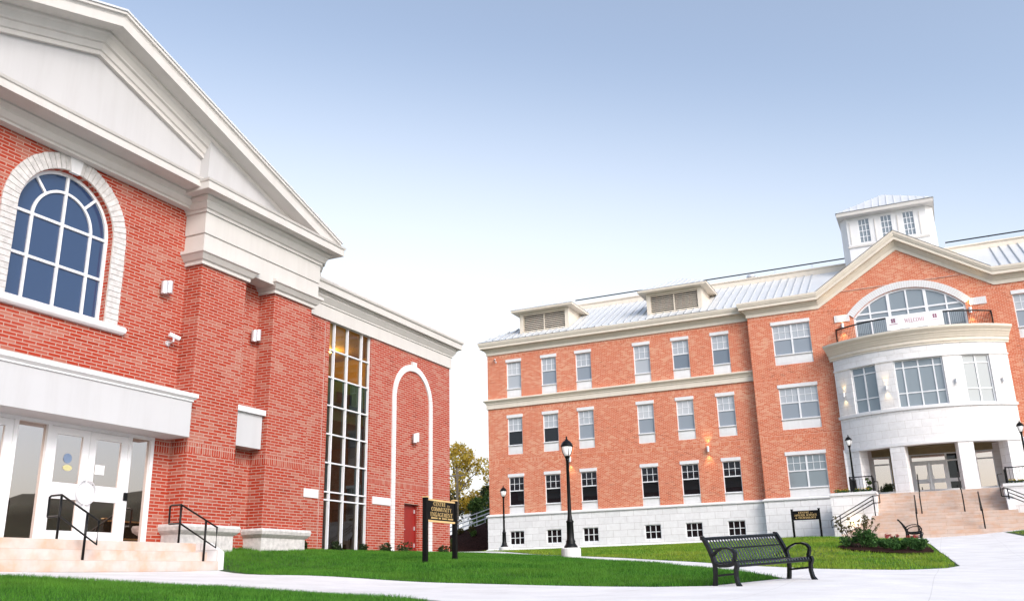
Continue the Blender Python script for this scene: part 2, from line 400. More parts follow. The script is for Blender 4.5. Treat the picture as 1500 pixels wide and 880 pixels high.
_W = np.linalg.solve(_A, np.concatenate([_Z, np.zeros(3)]))
def H(x, y):
    x = np.clip(np.atleast_1d(np.asarray(x, float)), -34, 25); y = np.clip(np.atleast_1d(np.asarray(y, float)), -8, 60)
    o = np.empty(x.shape)
    for i in range(0, len(x), 20000):
        q = np.stack([x[i:i+20000], y[i:i+20000]], 1)
        d2 = ((q[:, None]-_P[None])**2).sum(-1)
        o[i:i+20000] = _phi(d2)@_W[:_n] + _W[_n] + q@_W[_n+1:]
    return o
def h1(x, y): return float(H(x, y)[0])
def inside(poly, x, y):
    r = np.zeros(len(x), bool); n = len(poly)
    for i in range(n):
        x0, y0 = poly[i]; x1, y1 = poly[(i+1) % n]
        if y0 == y1: continue
        c = ((y0 > y) != (y1 > y)) & (x < (x1-x0)*(y-y0)/(y1-y0)+x0); r ^= c
    return r

gx = np.concatenate([[-600, -300, -150, -80, -55, -45], np.arange(-38, 26.1, .5), [32, 45, 70, 150, 300, 600]])
gy = np.concatenate([[-600, -300, -150, -60, -25, -14], np.arange(-8, 60.1, .5), [66, 75, 90, 130, 300, 600]])
X, Y = np.meshgrid(gx, gy); Zg = H(X.ravel(), Y.ravel())
ids = np.arange(X.size).reshape(X.shape)
fc = np.stack([ids[:-1, :-1], ids[:-1, 1:], ids[1:, 1:], ids[1:, :-1]], -1).reshape(-1, 4)
go = rawmesh('ground', np.stack([X.ravel(), Y.ravel(), Zg], 1), fc, 'soil_grass', kind='structure')
for p in go.data.polygons: p.use_smooth = True

def smooth_poly(pts, it=2, keep=()):
    for _ in range(it):
        q = []
        for i in range(len(pts)):
            a, b = pts[i], pts[(i+1) % len(pts)]
            q += [(.75*a[0]+.25*b[0], .75*a[1]+.25*b[1]), (.25*a[0]+.75*b[0], .25*a[1]+.75*b[1])]
        pts = q
    return pts
def drape(name, poly, mat, lift, cell=.5, skirt=True, kind='structure'):
    """polygon draped on the ground: triangulated with interior points through a clipped grid"""
    import bmesh
    bm = bmesh.new(); vs = [bm.verts.new((x, y, 0)) for x, y in poly]; bm.faces.new(vs)
    xs = [p[0] for p in poly]; ys = [p[1] for p in poly]
    for ax, lo, hi in ((0, min(xs), max(xs)), (1, min(ys), max(ys))):
        t = lo + cell*.77
        while t < hi:
            co = (t, 0, 0) if ax == 0 else (0, t, 0); no = (1, 0, 0) if ax == 0 else (0, 1, 0)
            bmesh.ops.bisect_plane(bm, geom=bm.verts[:]+bm.edges[:]+bm.faces[:], plane_co=co, plane_no=no); t += cell
    bmesh.ops.triangulate(bm, faces=bm.faces[:])
    z = H([v.co.x for v in bm.verts], [v.co.y for v in bm.verts])
    for v, q in zip(bm.verts, z): v.co.z = q+lift
    if skirt:
        be = [e for e in bm.edges if e.is_boundary]; r = bmesh.ops.extrude_edge_only(bm, edges=be)
        for g in r['geom']:
            if isinstance(g, bmesh.types.BMVert): g.co.z -= lift+.08
    bmesh.ops.recalc_face_normals(bm, faces=bm.faces[:])
    me = bpy.data.meshes.new(name); bm.to_mesh(me); bm.free(); me.materials.append(MATS[mat])
    o = bpy.data.objects.new(name, me); COL.objects.link(o); o['kind'] = kind; return o

PLAZA = [(-14.15, 4), (-12.6, 7.2), (-11.8, 8.66), (-9.73, 10.75), (-8.0, 10.5), (-6.1, 9.9), (-5.4, 9.55), (-5.1, 8.3), (-5.1, -6), (9, -6), (12, 8), (11, 22), (6, 34),
         (2.75, 42.6), (2.2, 47.0), (5.0, 48.3), (5, 49.2), (-3.6, 49.2), (-3.2, 48.3), (-1.25, 48.0), (-.95, 40.6), (-.9, 40.2), (-2.2, 39.9), (-2.2, 37.9), (-.72, 37.9), (-.46, 35), (-.16, 30.8), (.12, 25.2), (.15, 24.5), (-.15, 23.3), (-1.04, 22.2), (-2.8, 22.45), (-4.33, 23.4),
         (-6.59, 25.65), (-10.57, 28.25), (-13.6, 30.6), (-17, 33.5), (-22, 40), (-23.5, 39), (-19, 32.5), (-15.5, 30.3), (-12.6, 28.6), (-9.17, 25.35), (-6.45, 22.1), (-4.57, 19.6), (-3.32, 17.3), (-2.5, 15.95),
         (-3.42, 14.45), (-4.27, 14.3), (-5.8, 14.4), (-7.02, 14.4), (-8.9, 14.55), (-10.9, 14.5), (-14.15, 15.42)]
plaza = drape('concrete_path', PLAZA, 'concrete', .012)
BED = smooth_poly([(-3.75, 34.2), (-2.9, 32.2), (-1.4, 31.0), (-.55, 31.2), (-.45, 33), (-.8, 36), (-1.4, 37.6), (-2.6, 37.4)], 2)
bed = drape('mulch_bed', BED, 'mulch', .06)

# distant wooded hills ring (outside the frame to the right and behind, low in the gap)
N = 240; vs = []; fs = []
for i in range(N):
    az = 2*math.pi*i/N
    d = abs((math.degrees(az)+180) % 360-180)
    hgt = 24 + 5*math.sin(az*3+1) + 1.6*math.sin(az*11) + 1.0*math.sin(az*29+2) + 1.2*math.sin(az*53)
    if d < 34: hgt *= .4
    if 150 < d: hgt *= 1.25
    if 25 < math.degrees(az) < 110: hgt *= 1.22
    for k, (r, z) in enumerate(((250, -3), (268, hgt*.7), (300, hgt), (340, -3))): vs.append((r*math.sin(az), r*math.cos(az), z))
for i in range(N):
    j = (i+1) % N
    for k in range(3): fs.append((i*4+k, j*4+k, j*4+k+1, i*4+k+1))
rawmesh('hills', vs, fs, 'hill_green', kind='structure')

# ------------------------------------------------------------------ LEFT BUILDING (brick hall)
HW = -16.1; CY = 12.25
hall = thing('brick_hall', 'brick hall with white gabled pediment, arched window and tall glazed strip on the left', 'building', (HW, 12.3, .9))
def sym(y): return 2*CY-y
DX = HW-.05; KD = .9835; DC = 12.0966
def kd(y): return y*KD
def symd(y): return 2*DC-y
# main wall with door recess and arched opening
WS, WR = 7.48, 1.18
arch_hole = [(CY-WR, 5.60), (CY+WR, 5.60)] + arcpts(CY, WS, WR, 0, math.pi, 28)
m = MB().panel('x', HW, [(3.6, 0), (20.1, 0), (20.1, 9.6), (3.6, 9.6)], [rect(symd(kd(15.45)), kd(15.45), .9, 3.35), list(reversed(arch_hole))], -.32)
m.add([(HW, 3.6, 0), (HW-30, 3.6, 0), (HW-30, 3.6, 10), (HW, 3.6, 10)], [(0, 1, 2, 3)])
m.add([(HW, 20.0, 7), (HW-30, 20.0, 7), (HW-30, 20.0, 10), (HW, 20.0, 10)], [(0, 1, 2, 3)])
m.build('front_wall', 'hall_brick', hall)
# wing wall
cwh = rect(21.62, 23.86, .9, 7.66); dh = rect(26.0, 26.95, .93, 2.47)
m = MB().panel('x', HW, [(20.1, 0), (29.1, 0), (29.1, 7.9), (20.1, 7.9)], [cwh, dh], -.2)
m.add([(HW, 29.1, 0), (HW-24, 29.1, 0), (HW-24, 29.1, 8.3), (HW, 29.1, 8.3)], [(0, 1, 2, 3)])
m.box(HW-.002, HW+.012, 21.385, 21.40, .9, 7.6) if False else None
m.build('wing_wall', 'hall_brick', hall)
# pilasters, stone bases, capitals
for p0, p1 in ((15.70, 17.30), (18.42, 20.05), (sym(17.30), sym(15.70)), (sym(20.05), sym(18.42))):
    MB().box(HW-.1, -15.6, p0, p1, .5, 7.62).build('pilaster', 'hall_brick', hall)
    b = MB().box(HW-.05, -15.53, p0-.06, p1+.05, .4, 1.15)
    b.sweep([(HW-.05, p0-.06), (-15.53, p0-.06), (-15.53, p1+.05), (HW-.05, p1+.05)][::1], [(0, 1.13), (.05, 1.17), (.10, 1.22), (.12, 1.30), (.10, 1.36), (-.2, 1.37), (-.2, 1.13)])
    b.build('base_block', 'split_stone', hall)
def pathx(front, y0, y1): return [(HW-.1, y0), (front, y0), (front, y1), (HW-.1, y1)]
for p0, p1 in ((15.70, 17.30), (18.42, 20.05), (sym(17.30), sym(15.70)), (sym(20.05), sym(18.42))):
    MB().sweep(pathx(-15.60, p0, p1), [(0, 7.55), (.07, 7.55), (.07, 7.63), (.12, 7.66), (.20, 7.78), (.24, 7.80), (.24, 7.88), (-.1, 7.90), (-.1, 7.55)]).build('capital', 'cornice_paint', hall)
for y0, y1 in ((15.58, 20.17), (sym(20.17), sym(15.58))):
    m = MB(); fx = -15.48
    m.sweep(pathx(fx, y0, y1), [(0, 7.72), (0, 8.28), (-.02, 8.29), (-.02, 8.31), (.02, 8.32), (.02, 8.86), (-.5, 8.86), (-.5, 7.72)])
    m.sweep(pathx(fx, y0, y1), [(0, 8.86), (.06, 8.86), (.06, 8.93), (.10, 8.95), (.17, 9.06), (.17, 9.10), (.25, 9.17), (.25, 9.22), (-.6, 9.22), (-.6, 8.86)])
    m.build('frieze', 'cornice_paint', hall)
    MB().sweep(pathx(fx, y0, y1), [(0, 9.22), (.50, 9.22), (.50, 9.40), (.53, 9.42), (.55, 9.47), (-.3, 9.50), (-.3, 9.22)]).build('cornice', 'cornice_paint', hall)
m = MB(); yy0, yy1 = sym(15.58), 15.58
m.sweep([(-15.95, yy0), (-15.95, yy1)], [(-.2, 8.98), (0, 8.98), (.05, 8.98), (.05, 9.03), (.10, 9.05), (.18, 9.15), (.18, 9.19), (.28, 9.26), (.28, 9.30), (-.2, 9.30)])
m.sweep([(-15.95, yy0), (-15.95, yy1)], [(-.2, 9.302), (.70, 9.302), (.70, 9.46), (.73, 9.48), (.75, 9.53), (-.2, 9.56)])
m.build('cornice', 'cornice_paint', hall)
# pediment
SL = .333
def zl(y): return 12.42-SL*abs(y-CY)
m = MB()
ty = 20.0
m.prism([(-15.85, 4.4, 9.3), (-15.85, 20.1, 9.3), (-15.85, 20.1, zl(20.1)-.3), (-15.85, CY, zl(CY)-.3), (-15.85, 4.4, zl(4.4)-.3)], (-.25, 0, 0))
m.build('tympanum', 'stucco', hall)
m = MB()
for s in (1, -1):
    f = (lambda y: y) if s == 1 else sym
    pts = [(-15.56, f(15.62), 9.45), (-15.56, f(20.2), 9.45), (-15.56, f(20.2), zl(20.2)-.42), (-15.56, f(15.62), zl(15.62)-.42)]
    MB().prism(pts, (-.3, 0, 0)).build('tympanum_block', 'stucco', hall)
m = MB()
prof = [(-15.05, 0), (-15.05, -.07), (-15.10, -.09), (-15.12, -.14), (-15.12, -.36), (-15.50, -.36), (-15.50, -.42), (-15.56, -.46), (-15.62, -.58), (-15.62, -.62), (-15.68, -.64), (-15.72, -.78), (-15.76, -.80), (-15.76, -.90), (-16.3, -.90), (-16.3, 0)]
ys = [20.62, CY, sym(20.62)]
rv = [(x, y, zl(y)+dz) for y in ys for x, dz in prof]; k = len(prof); rf = []
for i in range(2):
    for j in range(k): rf.append((i*k+j, i*k+(j+1) % k, (i+1)*k+(j+1) % k, (i+1)*k+j))
rf += [tuple(range(k)), tuple(reversed(range(2*k, 3*k)))]
m.add(rv, rf).build('raking_cornice', 'cornice_paint', hall)
m = MB()
for s in (1, -1):
    f = (lambda y: y) if s == 1 else sym
    e = 20.66
    m.prism([(-15.02, f(CY), zl(CY)+.004), (-15.02, f(e), zl(e)+.004), (-15.02, f(e), zl(e)+.05), (-15.02, f(CY), zl(CY)+.05)], (-31, 0, 0))
m.build('roof', 'roof_metal', hall)
# wing entablature and parapet
m = MB(); pw = [(HW, 20.06), (HW, 29.1), (HW-23, 29.1)]
m.sweep(pw, [(-.1, 7.62), (.06, 7.62), (.06, 8.02), (.09, 8.04), (.09, 8.08), (.12, 8.12), (.20, 8.24), (.20, 8.28), (.25, 8.32), (.25, 8.36), (-.1, 8.36)])
m.build('frieze', 'cornice_paint', hall)
MB().sweep(pw, [(-.6, 8.362), (.36, 8.362), (.36, 8.56), (.40, 8.58), (.42, 8.62), (.42, 8.68), (-.6, 8.70)]).build('cornice', 'cornice_paint', hall)
MB().box(HW-23, HW-.55, 20.05, 28.5, 8.3, 8.4).build('flat_roof', 'roof_dark', hall)
# canopy over the doors
m = MB().box(HW-.32, -15.38, sym(15.52), 15.52, 3.27, 4.08)
m.build('canopy', 'stucco_white', hall)
MB().sweep(pathx(-15.38, sym(15.52), 15.52), [(-.3, 4.083), (.03, 4.083), (.03, 4.12), (.07, 4.15), (.10, 4.17), (.10, 4.26), (-.3, 4.29)]).build('canopy_cap', 'trim_white', hall)
# plaque between pilasters
for f in ((lambda y: y), sym):
    y0, y1 = sorted((f(17.38), f(18.36)))
    q = MB().box(HW-.05, -15.72, y0, y1, 3.34, 4.2).build('stone_panel', 'stucco_white', hall)
    MB().box(HW-.05, -15.64, y0-.04 if y0-.04 > 17.3 or y0 < 12 else y0, y1+.04, 4.203, 4.34).build('cap', 'trim_white', q)
# arched window surround: split stone voussoirs
nv = 34; half = {1: MB(), -1: MB()}
for i in range(nv):
    m = half[1 if i < nv/2 else -1]
    a0 = math.pi*(i+.06)/nv; a1 = math.pi*(i+.94)/nv
    if abs((a0+a1)/2-math.pi/2) < .135: continue
    jit = .012*random.random()
    pts = [(HW-.02, CY+r*math.cos(t), WS+r*math.sin(t)) for r, t in ((WR+.02, a0), (WR+.36+jit, a0), (WR+.36+jit, a1), (WR+.02, a1))]
    m.prism(pts, (.05+jit*.6, 0, 0))
nz = 15
for i in range(nz):
    z0 = 5.57+(WS-5.57)*(i+.05)/nz; z1 = 5.57+(WS-5.57)*(i+.95)/nz
    for s in (1, -1):
        e = .36+.014*random.random()
        ya, yb = sorted((CY+s*(WR+.02), CY+s*(WR+e)))
        half[s].box(HW-.02, HW+.03+.008*random.random(), ya, yb, z0, z1)
sur = half[1].build('window_surround', 'split_stone', hall); half[-1].build('window_surround', 'split_stone', hall)
m = MB()
m.panel('x', HW+.018, [(CY-WR-.36, 5.57), (CY+WR+.36, 5.57)] + arcpts(CY, WS, WR+.35, 0, math.pi, 40), [list(reversed([(CY-WR-.01, 5.575), (CY+WR+.01, 5.575)] + arcpts(CY, WS, WR+.01, 0, math.pi, 40)))], -.05)
m.build('mortar_bed', 'joint_grey', sur)
kz = WS+WR
MB().prism([(HW-.02, CY-.11, kz-.02), (HW-.02, CY+.11, kz-.02), (HW-.02, CY+.18, kz+.42), (HW-.02, CY-.18, kz+.42)], (.085, 0, 0)).build('keystone', 'trim_white', hall)
MB().sweep([(HW-.02, CY-WR-.42), (HW, CY-WR-.42), (HW, CY+WR+.42), (HW-.02, CY+WR+.42)], [(-.02, 5.40), (.08, 5.40), (.12, 5.44), (.14, 5.50), (.12, 5.55), (.10, 5.57), (-.3, 5.60), (-.3, 5.40)]).build('sill', 'trim_white', hall)
# arched window frame and glass
wx0, wx1 = HW-.20, HW-.13
m = MB()
fr_out = [(CY-WR, 5.60), (CY+WR, 5.60)] + arcpts(CY, WS, WR, 0, math.pi, 32)
def ring(m, c, r0, r1, a0, a1, x0, x1, n=28):
    for i in range(n):
        t0 = a0+(a1-a0)*i/n; t1 = a0+(a1-a0)*(i+1)/n
        m.prism([(x0, c[0]+r*math.cos(t), c[1]+r*math.sin(t)) for r, t in ((r0, t0), (r1, t0), (r1, t1), (r0, t1))], (x1-x0, 0, 0))
ring(m, (CY, WS), WR-.07, WR, 0, math.pi, wx0, wx1)
m.box(wx0, wx1, CY-WR, CY-WR+.07, 5.60, WS); m.box(wx0, wx1, CY+WR-.07, CY+WR, 5.60, WS); m.box(wx0, wx1, CY-WR+.07, CY+WR-.07, 5.60, 5.67)
mu = .028; ir = .73
for yv in (CY-ir, CY, CY+ir): m.box(wx0+.004, wx1-.006, yv-mu, yv+mu, 5.67, WS if yv != CY else WS+WR-.07)
for zv in (6.56, WS): m.box(wx0+.008, wx1-.01, CY-WR+.07, CY+WR-.07, zv-mu, zv+mu)
ring(m, (CY, WS), ir-mu, ir+mu, 0, math.pi, wx0+.006, wx1-.008)
for an in (math.pi*.27, math.pi*.73):
    ca, sa = math.cos(an), math.sin(an)
    m.prism([(wx0+.01, CY+r*ca+s*sa*mu, WS+r*sa-s*ca*mu) for r, s in ((ir, 1), (WR-.05, 1), (WR-.05, -1), (ir, -1))], (.05, 0, 0))
aw = m.build('arched_window', 'frame_white', hall)
MB().panel('x', wx0+.02, fr_out, [], 0).build('glass', 'glass_navy', aw)
# entrance doors: two pairs with sidelights
def pane(mb, y0, y1, z0, z1, x): mb.add([(x, y0, z0), (x, y1, z0), (x, y1, z1), (x, y0, z1)], [(0, 1, 2, 3)])
fr = MB(); ED = kd(15.45)
for y in (15.41, 14.77, 12.68, 11.92):
    for yy in ((kd(y), symd(kd(y))) if y > 13 else (kd(y),)): fr.box(DX-.05, DX+.06, yy-.045, yy+.045, .9, 3.28)
fr.box(DX-.05, DX+.058, symd(ED), ED, 3.20, 3.29); fr.box(DX-.04, DX+.05, symd(ED), ED, .9, .945)
dfr = fr.build('door_frame', 'frame_white', hall)
def sidelight(y0, y1):
    g = MB(); pane(g, y0, y1, .945, 3.20, DX-.01); g.build('sidelight', 'door_glass', dfr)
sidelight(kd(14.815), kd(15.365)); sidelight(kd(11.965), kd(12.635)); sidelight(symd(kd(15.365)), symd(kd(14.815)))
def leaf(y0, y1):
    m = MB(); xf0, xf1 = DX-.03, DX+.03; st = .165
    m.box(xf0, xf1, y0, y0+st, .95, 3.195); m.box(xf0, xf1, y1-st, y1, .95, 3.195)
    for z0, z1 in ((.95, 1.14), (1.76, 2.08), (3.05, 3.195)): m.box(xf0, xf1-.001, y0+st, y1-st, z0, z1)
    d = m.build('door', 'frame_white', hall)
    for z0, z1 in ((1.14, 1.76), (2.08, 3.05)):
        g = MB(); pane(g, y0+st, y1-st, z0, z1, DX); g.build('glass', 'door_glass', d)
    return d
l1 = leaf(kd(12.725), kd(13.705)); l2 = leaf(kd(13.715), kd(14.725)); l3 = leaf(symd(kd(14.725)), symd(kd(13.715))); l4 = leaf(symd(kd(13.705)), symd(kd(12.725)))
def ringhandle(d, yc, side):
    pts = [(DX+.075, yc+side*(.03+.21*math.sin(t)), 1.92+.24*math.cos(t)) for t in np.linspace(.05, math.pi-.05, 14)]
    m = MB().tube(pts, .014, 8)
    for q in (pts[0], pts[-1]): m.tube([q, (DX+.02, q[1], q[2])], .012, 6)
    m.build('handle', 'lamp_silver', d, smooth=True)
ringhandle(l1, kd(13.71), -1); ringhandle(l2, kd(13.71), 1); ringhandle(l4, symd(kd(13.71)), 1); ringhandle(l3, symd(kd(13.71)), -1)
m = MB(); m.prism([(DX+.004, 13.0+.1*math.cos(t), 2.58+.1*math.sin(t)) for t in np.linspace(0, 2*math.pi, 20, endpoint=False)], (.003, 0, 0)); m.build('round_sticker', 'sticker_blue', l1)
m = MB(); m.prism([(DX+.004, 13.02+.11*math.cos(t), 2.39+.06*math.sin(t)) for t in np.linspace(0, 2*math.pi, 20, endpoint=False)], (.003, 0, 0)); m.build('oval_sticker', 'sticker_yellow', l1)
MB().box(DX+.003, DX+.006, 13.70, 13.94, 2.32, 2.52).build('paper_notice', 'paper_white', l2)
MB().box(DX+.062, DX+.085, 14.46, 14.56, 1.82, 1.99).build('card_reader', 'black_metal', dfr)
MB().box(HW-3.2, HW-3.1, 8.6, 15.9, .9, 3.6).box(HW-3.2, DX-.06, 8.6, 15.9, 3.42, 3.5).box(HW-3.2, DX-.02, 8.6, 15.9, .8, .895).build('lobby', 'room_brown', hall)
# curtain wall
ymu = [21.62, 21.96, 22.65, 23.42, 23.86]; ztr = [.9, 2.32, 2.55, 3.39, 4.23, 5.08, 5.94, 6.78, 7.66]
m = MB(); cx0, cx1 = HW-.16, HW-.05
for i, y in enumerate(ymu):
    hw = .020; y0 = max(21.62, y-hw); y1 = min(23.86, y+hw); m.box(cx0, cx1, y0, y1, .9, 7.66)
for z in ztr: m.box(cx0+.01, cx1-.012, 21.62, 23.86, max(.9, z-.019), min(7.66, z+.019))
cw = m.build('curtain_window', 'frame_white', hall)
for i in range(4):
    for j in range(len(ztr)-1):
        g = MB(); pane(g, ymu[i], ymu[i+1], ztr[j], ztr[j+1], cx0+.03)
        g.build('glass', 'glass_teal' if j in (2, 5) else 'glass_clear', cw)
# room behind it: floors, back wall, two small lit ceiling lamps
rm = MB().box(HW-4.6, HW-4.5, 20.2, 27.5, 5.3, 8.2).box(HW-4.5, HW-.3, 27.4, 27.5, 5.3, 8.2).box(HW-4.5, HW-.3, 20.2, 20.3, 5.3, 8.2); rm.build('upper_room', 'room_tan', hall)
rm = MB().box(HW-4.6, HW-4.5, 20.2, 27.5, .9, 4.7).box(HW-4.5, HW-.3, 27.4, 27.5, .9, 4.7).box(HW-4.5, HW-.3, 20.2, 20.3, .9, 4.7).box(HW-4.6, HW-.3, 20.2, 27.5, .8, .9); rm.build('lower_room', 'room_brown', hall)
MB().box(HW-4.6, HW-.22, 20.2, 27.5, 4.72, 5.28).build('floor_slab', 'room_teal', hall)
MB().box(HW-4.6, HW-.25, 20.2, 27.5, 8.0, 8.1).build('ceiling', 'room_tan', hall)
MB().box(HW-4.45, HW-4.40, 23.6, 24.2, 5.3, 7.3).box(HW-3.0, HW-2.5, 25.5, 26.4, 5.3, 6.4).build('inner_door', 'room_brown', hall)
for (x, y, e) in ((HW-2.6, 23.9, 65), (HW-3.0, 25.8, 40)):
    q = MB().lathe([(.12, 7.93), (.14, 7.96), (.14, 7.99)], (x, y, 0), 12).build('ceiling_lamp', 'lit_lens', hall)
    ld = bpy.data.lights.new('room_light', 'POINT'); ld.energy = e; ld.color = (1, .72, .34); ld.shadow_soft_size = .15
    lo = bpy.data.objects.new('room_light', ld); COL.objects.link(lo); lo.location = (x, y, 7.7)
ld = bpy.data.lights.new('room_light', 'POINT'); ld.energy = 16; ld.color = (1, .72, .38); ld.shadow_soft_size = .2
lo = bpy.data.objects.new('room_light', ld); COL.objects.link(lo); lo.location = (HW-2.6, 24.2, 4.3)
# blind arch band, keystone, stone blocks, red door
ac, asz = 26.47, 5.90; ro, ri = 1.31, 1.10
m = MB(); x0b, x1b = HW-.02, HW+.045
for s in (1, -1):
    ya, yb = sorted((ac+s*ri, ac+s*ro))
    nb = 44
    for i in range(nb):
        z0 = .7+(asz-.7)*(i+.04)/nb; z1 = .7+(asz-.7)*(i+.96)/nb; m.box(x0b, x1b, ya, yb, z0, z1)
nb = 30
for i in range(nb):
    a0 = math.pi*(i+.04)/nb; a1 = math.pi*(i+.96)/nb
    m.prism([(x0b, ac+r*math.cos(t), asz+r*math.sin(t)) for r, t in ((ri, a0), (ro, a0), (ro, a1), (ri, a1))], (x1b-x0b, 0, 0))
ba = m.build('blind_arch', 'trim_white', hall)
MB().prism([(HW-.01, ac-.08, asz+ri-.02), (HW-.01, ac+.08, asz+ri-.02), (HW-.01, ac+.13, asz+ro+.1), (HW-.01, ac-.13, asz+ro+.1)], (.10, 0, 0)).build('keystone', 'trim_white', ba)
MB().box(HW-.02, HW+.03, 24.1, 25.13, 2.34, 2.57).build('stone_block', 'trim_white', hall)
MB().box(HW-.02, HW+.03, 20.56, 21.33, 2.32, 2.56).build('stone_block', 'trim_white', hall)
m = MB().box(HW-.20, HW-.16, 26.04, 26.91, .95, 2.43)
rd = m.build('service_door', 'red_door', hall)
m = MB().box(HW-.21, HW-.11, 26.0, 26.04, .93, 2.47).box(HW-.21, HW-.11, 26.91, 26.95, .93, 2.47).box(HW-.21, HW-.11, 26.04, 26.91, 2.43, 2.47); m.build('frame', 'red_door', rd)
for z in (1.15, 1.7, 2.25): MB().box(HW-.155, HW-.13, 26.85, 26.90, z-.06, z+.06).build('hinge', 'lamp_silver', rd)
m = MB().tube([(HW-.15, 26.12, 1.65), (HW-.10, 26.12, 1.65), (HW-.10, 26.22, 1.65)], .014, 6); m.build('handle', 'lamp_silver', rd)
MB().box(HW+.002, HW+.009, 21.388, 21.40, .9, 7.6).build('control_joint', 'joint_grey', hall)

# steps in front of the left doors
es = thing('entrance_steps', 'three low pinkish stone steps leading up to the white glass doors on the left', 'steps', (-14.9, 12.3, .3))
E1 = 15.46; E0 = sym(E1)
MB().box(HW-.35, -14.86, E0, E1, -.2, .9).build('landing', 'step_pale', es)
MB().box(-14.86, -14.53, E0, E1, -.2, .708).build('tread', 'step_pale', es)
MB().box(-14.53, -14.2, E0, E1, -.2, .507).build('tread', 'step_pale', es)
m = MB(); m.prism([(-14.18, E1+.002, -.2), (-14.18, E1+.002, .70), (-14.55, E1+.002, .905), (-15.5, E1+.002, .905), (-15.5, E1+.002, -.2)], (0, .14, 0)); m.build('cheek_wall', 'block_stone', es)
def rail_left(y, label):
    t = thing('handrail', label, 'handrail', (-14.8, y, .9), group='black handrails on the low steps')
    za = 1.74; x0, x1 = -15.25, -14.50; slope = -.50
    zr = lambda x: za + slope*(x-x0)
    xe = -14.18
    MB().tube([(x0, y, .9), (x0, y, za)], .024).build('post', 'black_metal', t, smooth=True)
    MB().tube([(x1, y, .507), (x1, y, zr(x1))], .024).build('post', 'black_metal', t, smooth=True)
    m = MB().tube([(x0-.32, y, za-.40), (x0-.33, y, za-.03), (x0-.28, y, za), (x0, y, za), (xe, y, zr(xe)), (xe, y, zr(xe)-.42), (x0, y, za-.40), (x0-.32, y, za-.40)], .022)
    m.build('rail', 'black_metal', t, smooth=False)
rail_left(12.25, 'black handrail standing in front of the left double doors on the low steps')
rail_left(15.33, 'black handrail at the right end of the low steps beside the stone pilaster base')

# ------------------------------------------------------------------ RIGHT BUILDING (college)
FY, BY = 57.0, 56.5; XL, XB, X0 = -28.4, -9.6, -.30
XBR = 2*X0-XB; XR = 2*X0-XL
col = thing('college_building', 'long four storey brick college building with curved white stone porch and rooftop cupola', 'building', (X0, FY, 1.8))
def sx(x): return 2*X0-x
WXC = [-26.32, -23.62, -21.03, -16.85, -14.20, -11.57]
ZG = [4.77, 8.87, 12.87]; GH = 1.93; PH = .62; WW = 1.13
# brick wings
def wing(xa, xb, cs):
    holes = []
    for c in cs:
        for z in ZG: holes.append(rect(c-WW/2, c+WW/2, max(z-PH, 4.12), z+GH))
    return MB().panel('y', FY, [(xa, 4.0), (xb, 4.0), (xb, 15.8), (xa, 15.8)], holes, .16)
m = wing(XL, XB, WXC)
m.add([(XL, FY, .5), (XL, FY+18, .5), (XL, FY+18, 15.8), (XL, FY, 15.8)], [(0, 1, 2, 3)]); m.build('wing_wall', 'college_brick', col)
m = wing(XBR, XR, [sx(c) for c in WXC]); m.build('wing_wall', 'college_brick', col)
# stone base with basement windows
def base(xa, xb, cs):
    return MB().panel('y', FY-.1, [(xa, .3), (xb, .3), (xb, 4.06), (xa, 4.06)], [rect(c-.54, c+.54, 2.19, 3.09) for c in cs], .2)
m = base(XL-.1, XB, WXC); m.add([(XL-.1, FY-.1, .3), (XL-.1, FY+18, .3), (XL-.1, FY+18, 4.06), (XL-.1, FY-.1, 4.06)], [(0, 1, 2, 3)]); m.build('stone_base', 'block_stone', col)
base(XBR, XR, [sx(c) for c in WXC]).build('stone_base', 'block_stone', col)
m = MB().panel('y', BY-.1, rect(XB-.1, XBR+.1, .3, 4.06), [], 0)
for x in (XB-.1, XBR+.1): m.add([(x, BY-.1, .3), (x, FY, .3), (x, FY, 4.06), (x, BY-.1, 4.06)], [(0, 1, 2, 3)])
m.build('stone_base', 'block_stone', col)
planL = [(XL, FY+18), (XL, FY), (XB, FY), (XB, BY), (XBR, BY), (XBR, FY), (XR, FY)]
MB().sweep(planL, [(-.1, 4.062), (.16, 4.062), (.19, 4.10), (.19, 4.16), (.10, 4.22), (.02, 4.25), (-.1, 4.25)]).build('water_table', 'trim_white', col)
MB().sweep(planL, [(-.1, .2), (.22, .2), (.22, 1.88), (.16, 1.94), (-.1, 1.95)]).build('plinth', 'block_stone', col)
# belt course on the wings
bp = [(-.05, 11.55), (.09, 11.55), (.09, 11.86), (.13, 11.88), (.13, 11.94), (.22, 12.06), (.28, 12.10), (.28, 12.16), (.05, 12.25), (-.05, 12.25)]
MB().sweep([(XL, FY+18), (XL, FY), (XB, FY)], bp).build('belt_course', 'cornice_cream', col)
MB().sweep([(XBR, FY), (XR, FY)], bp).build('belt_course', 'cornice_cream', col)
# wing cornices
cp = [(-.1, 15.46), (.07, 15.46), (.07, 15.66), (.10, 15.68), (.12, 15.72), (.22, 15.84), (.26, 15.86), (.26, 15.90), (.43, 15.92), (.43, 16.08), (.46, 16.10), (.52, 16.26), (.52, 16.36), (-.1, 16.40)]
MB().sweep([(XL, FY+18), (XL, FY), (XB+.001, FY)], cp).build('cornice', 'cornice_cream', col)
MB().sweep([(XBR, FY), (XR, FY)], cp).build('cornice', 'cornice_cream', col)
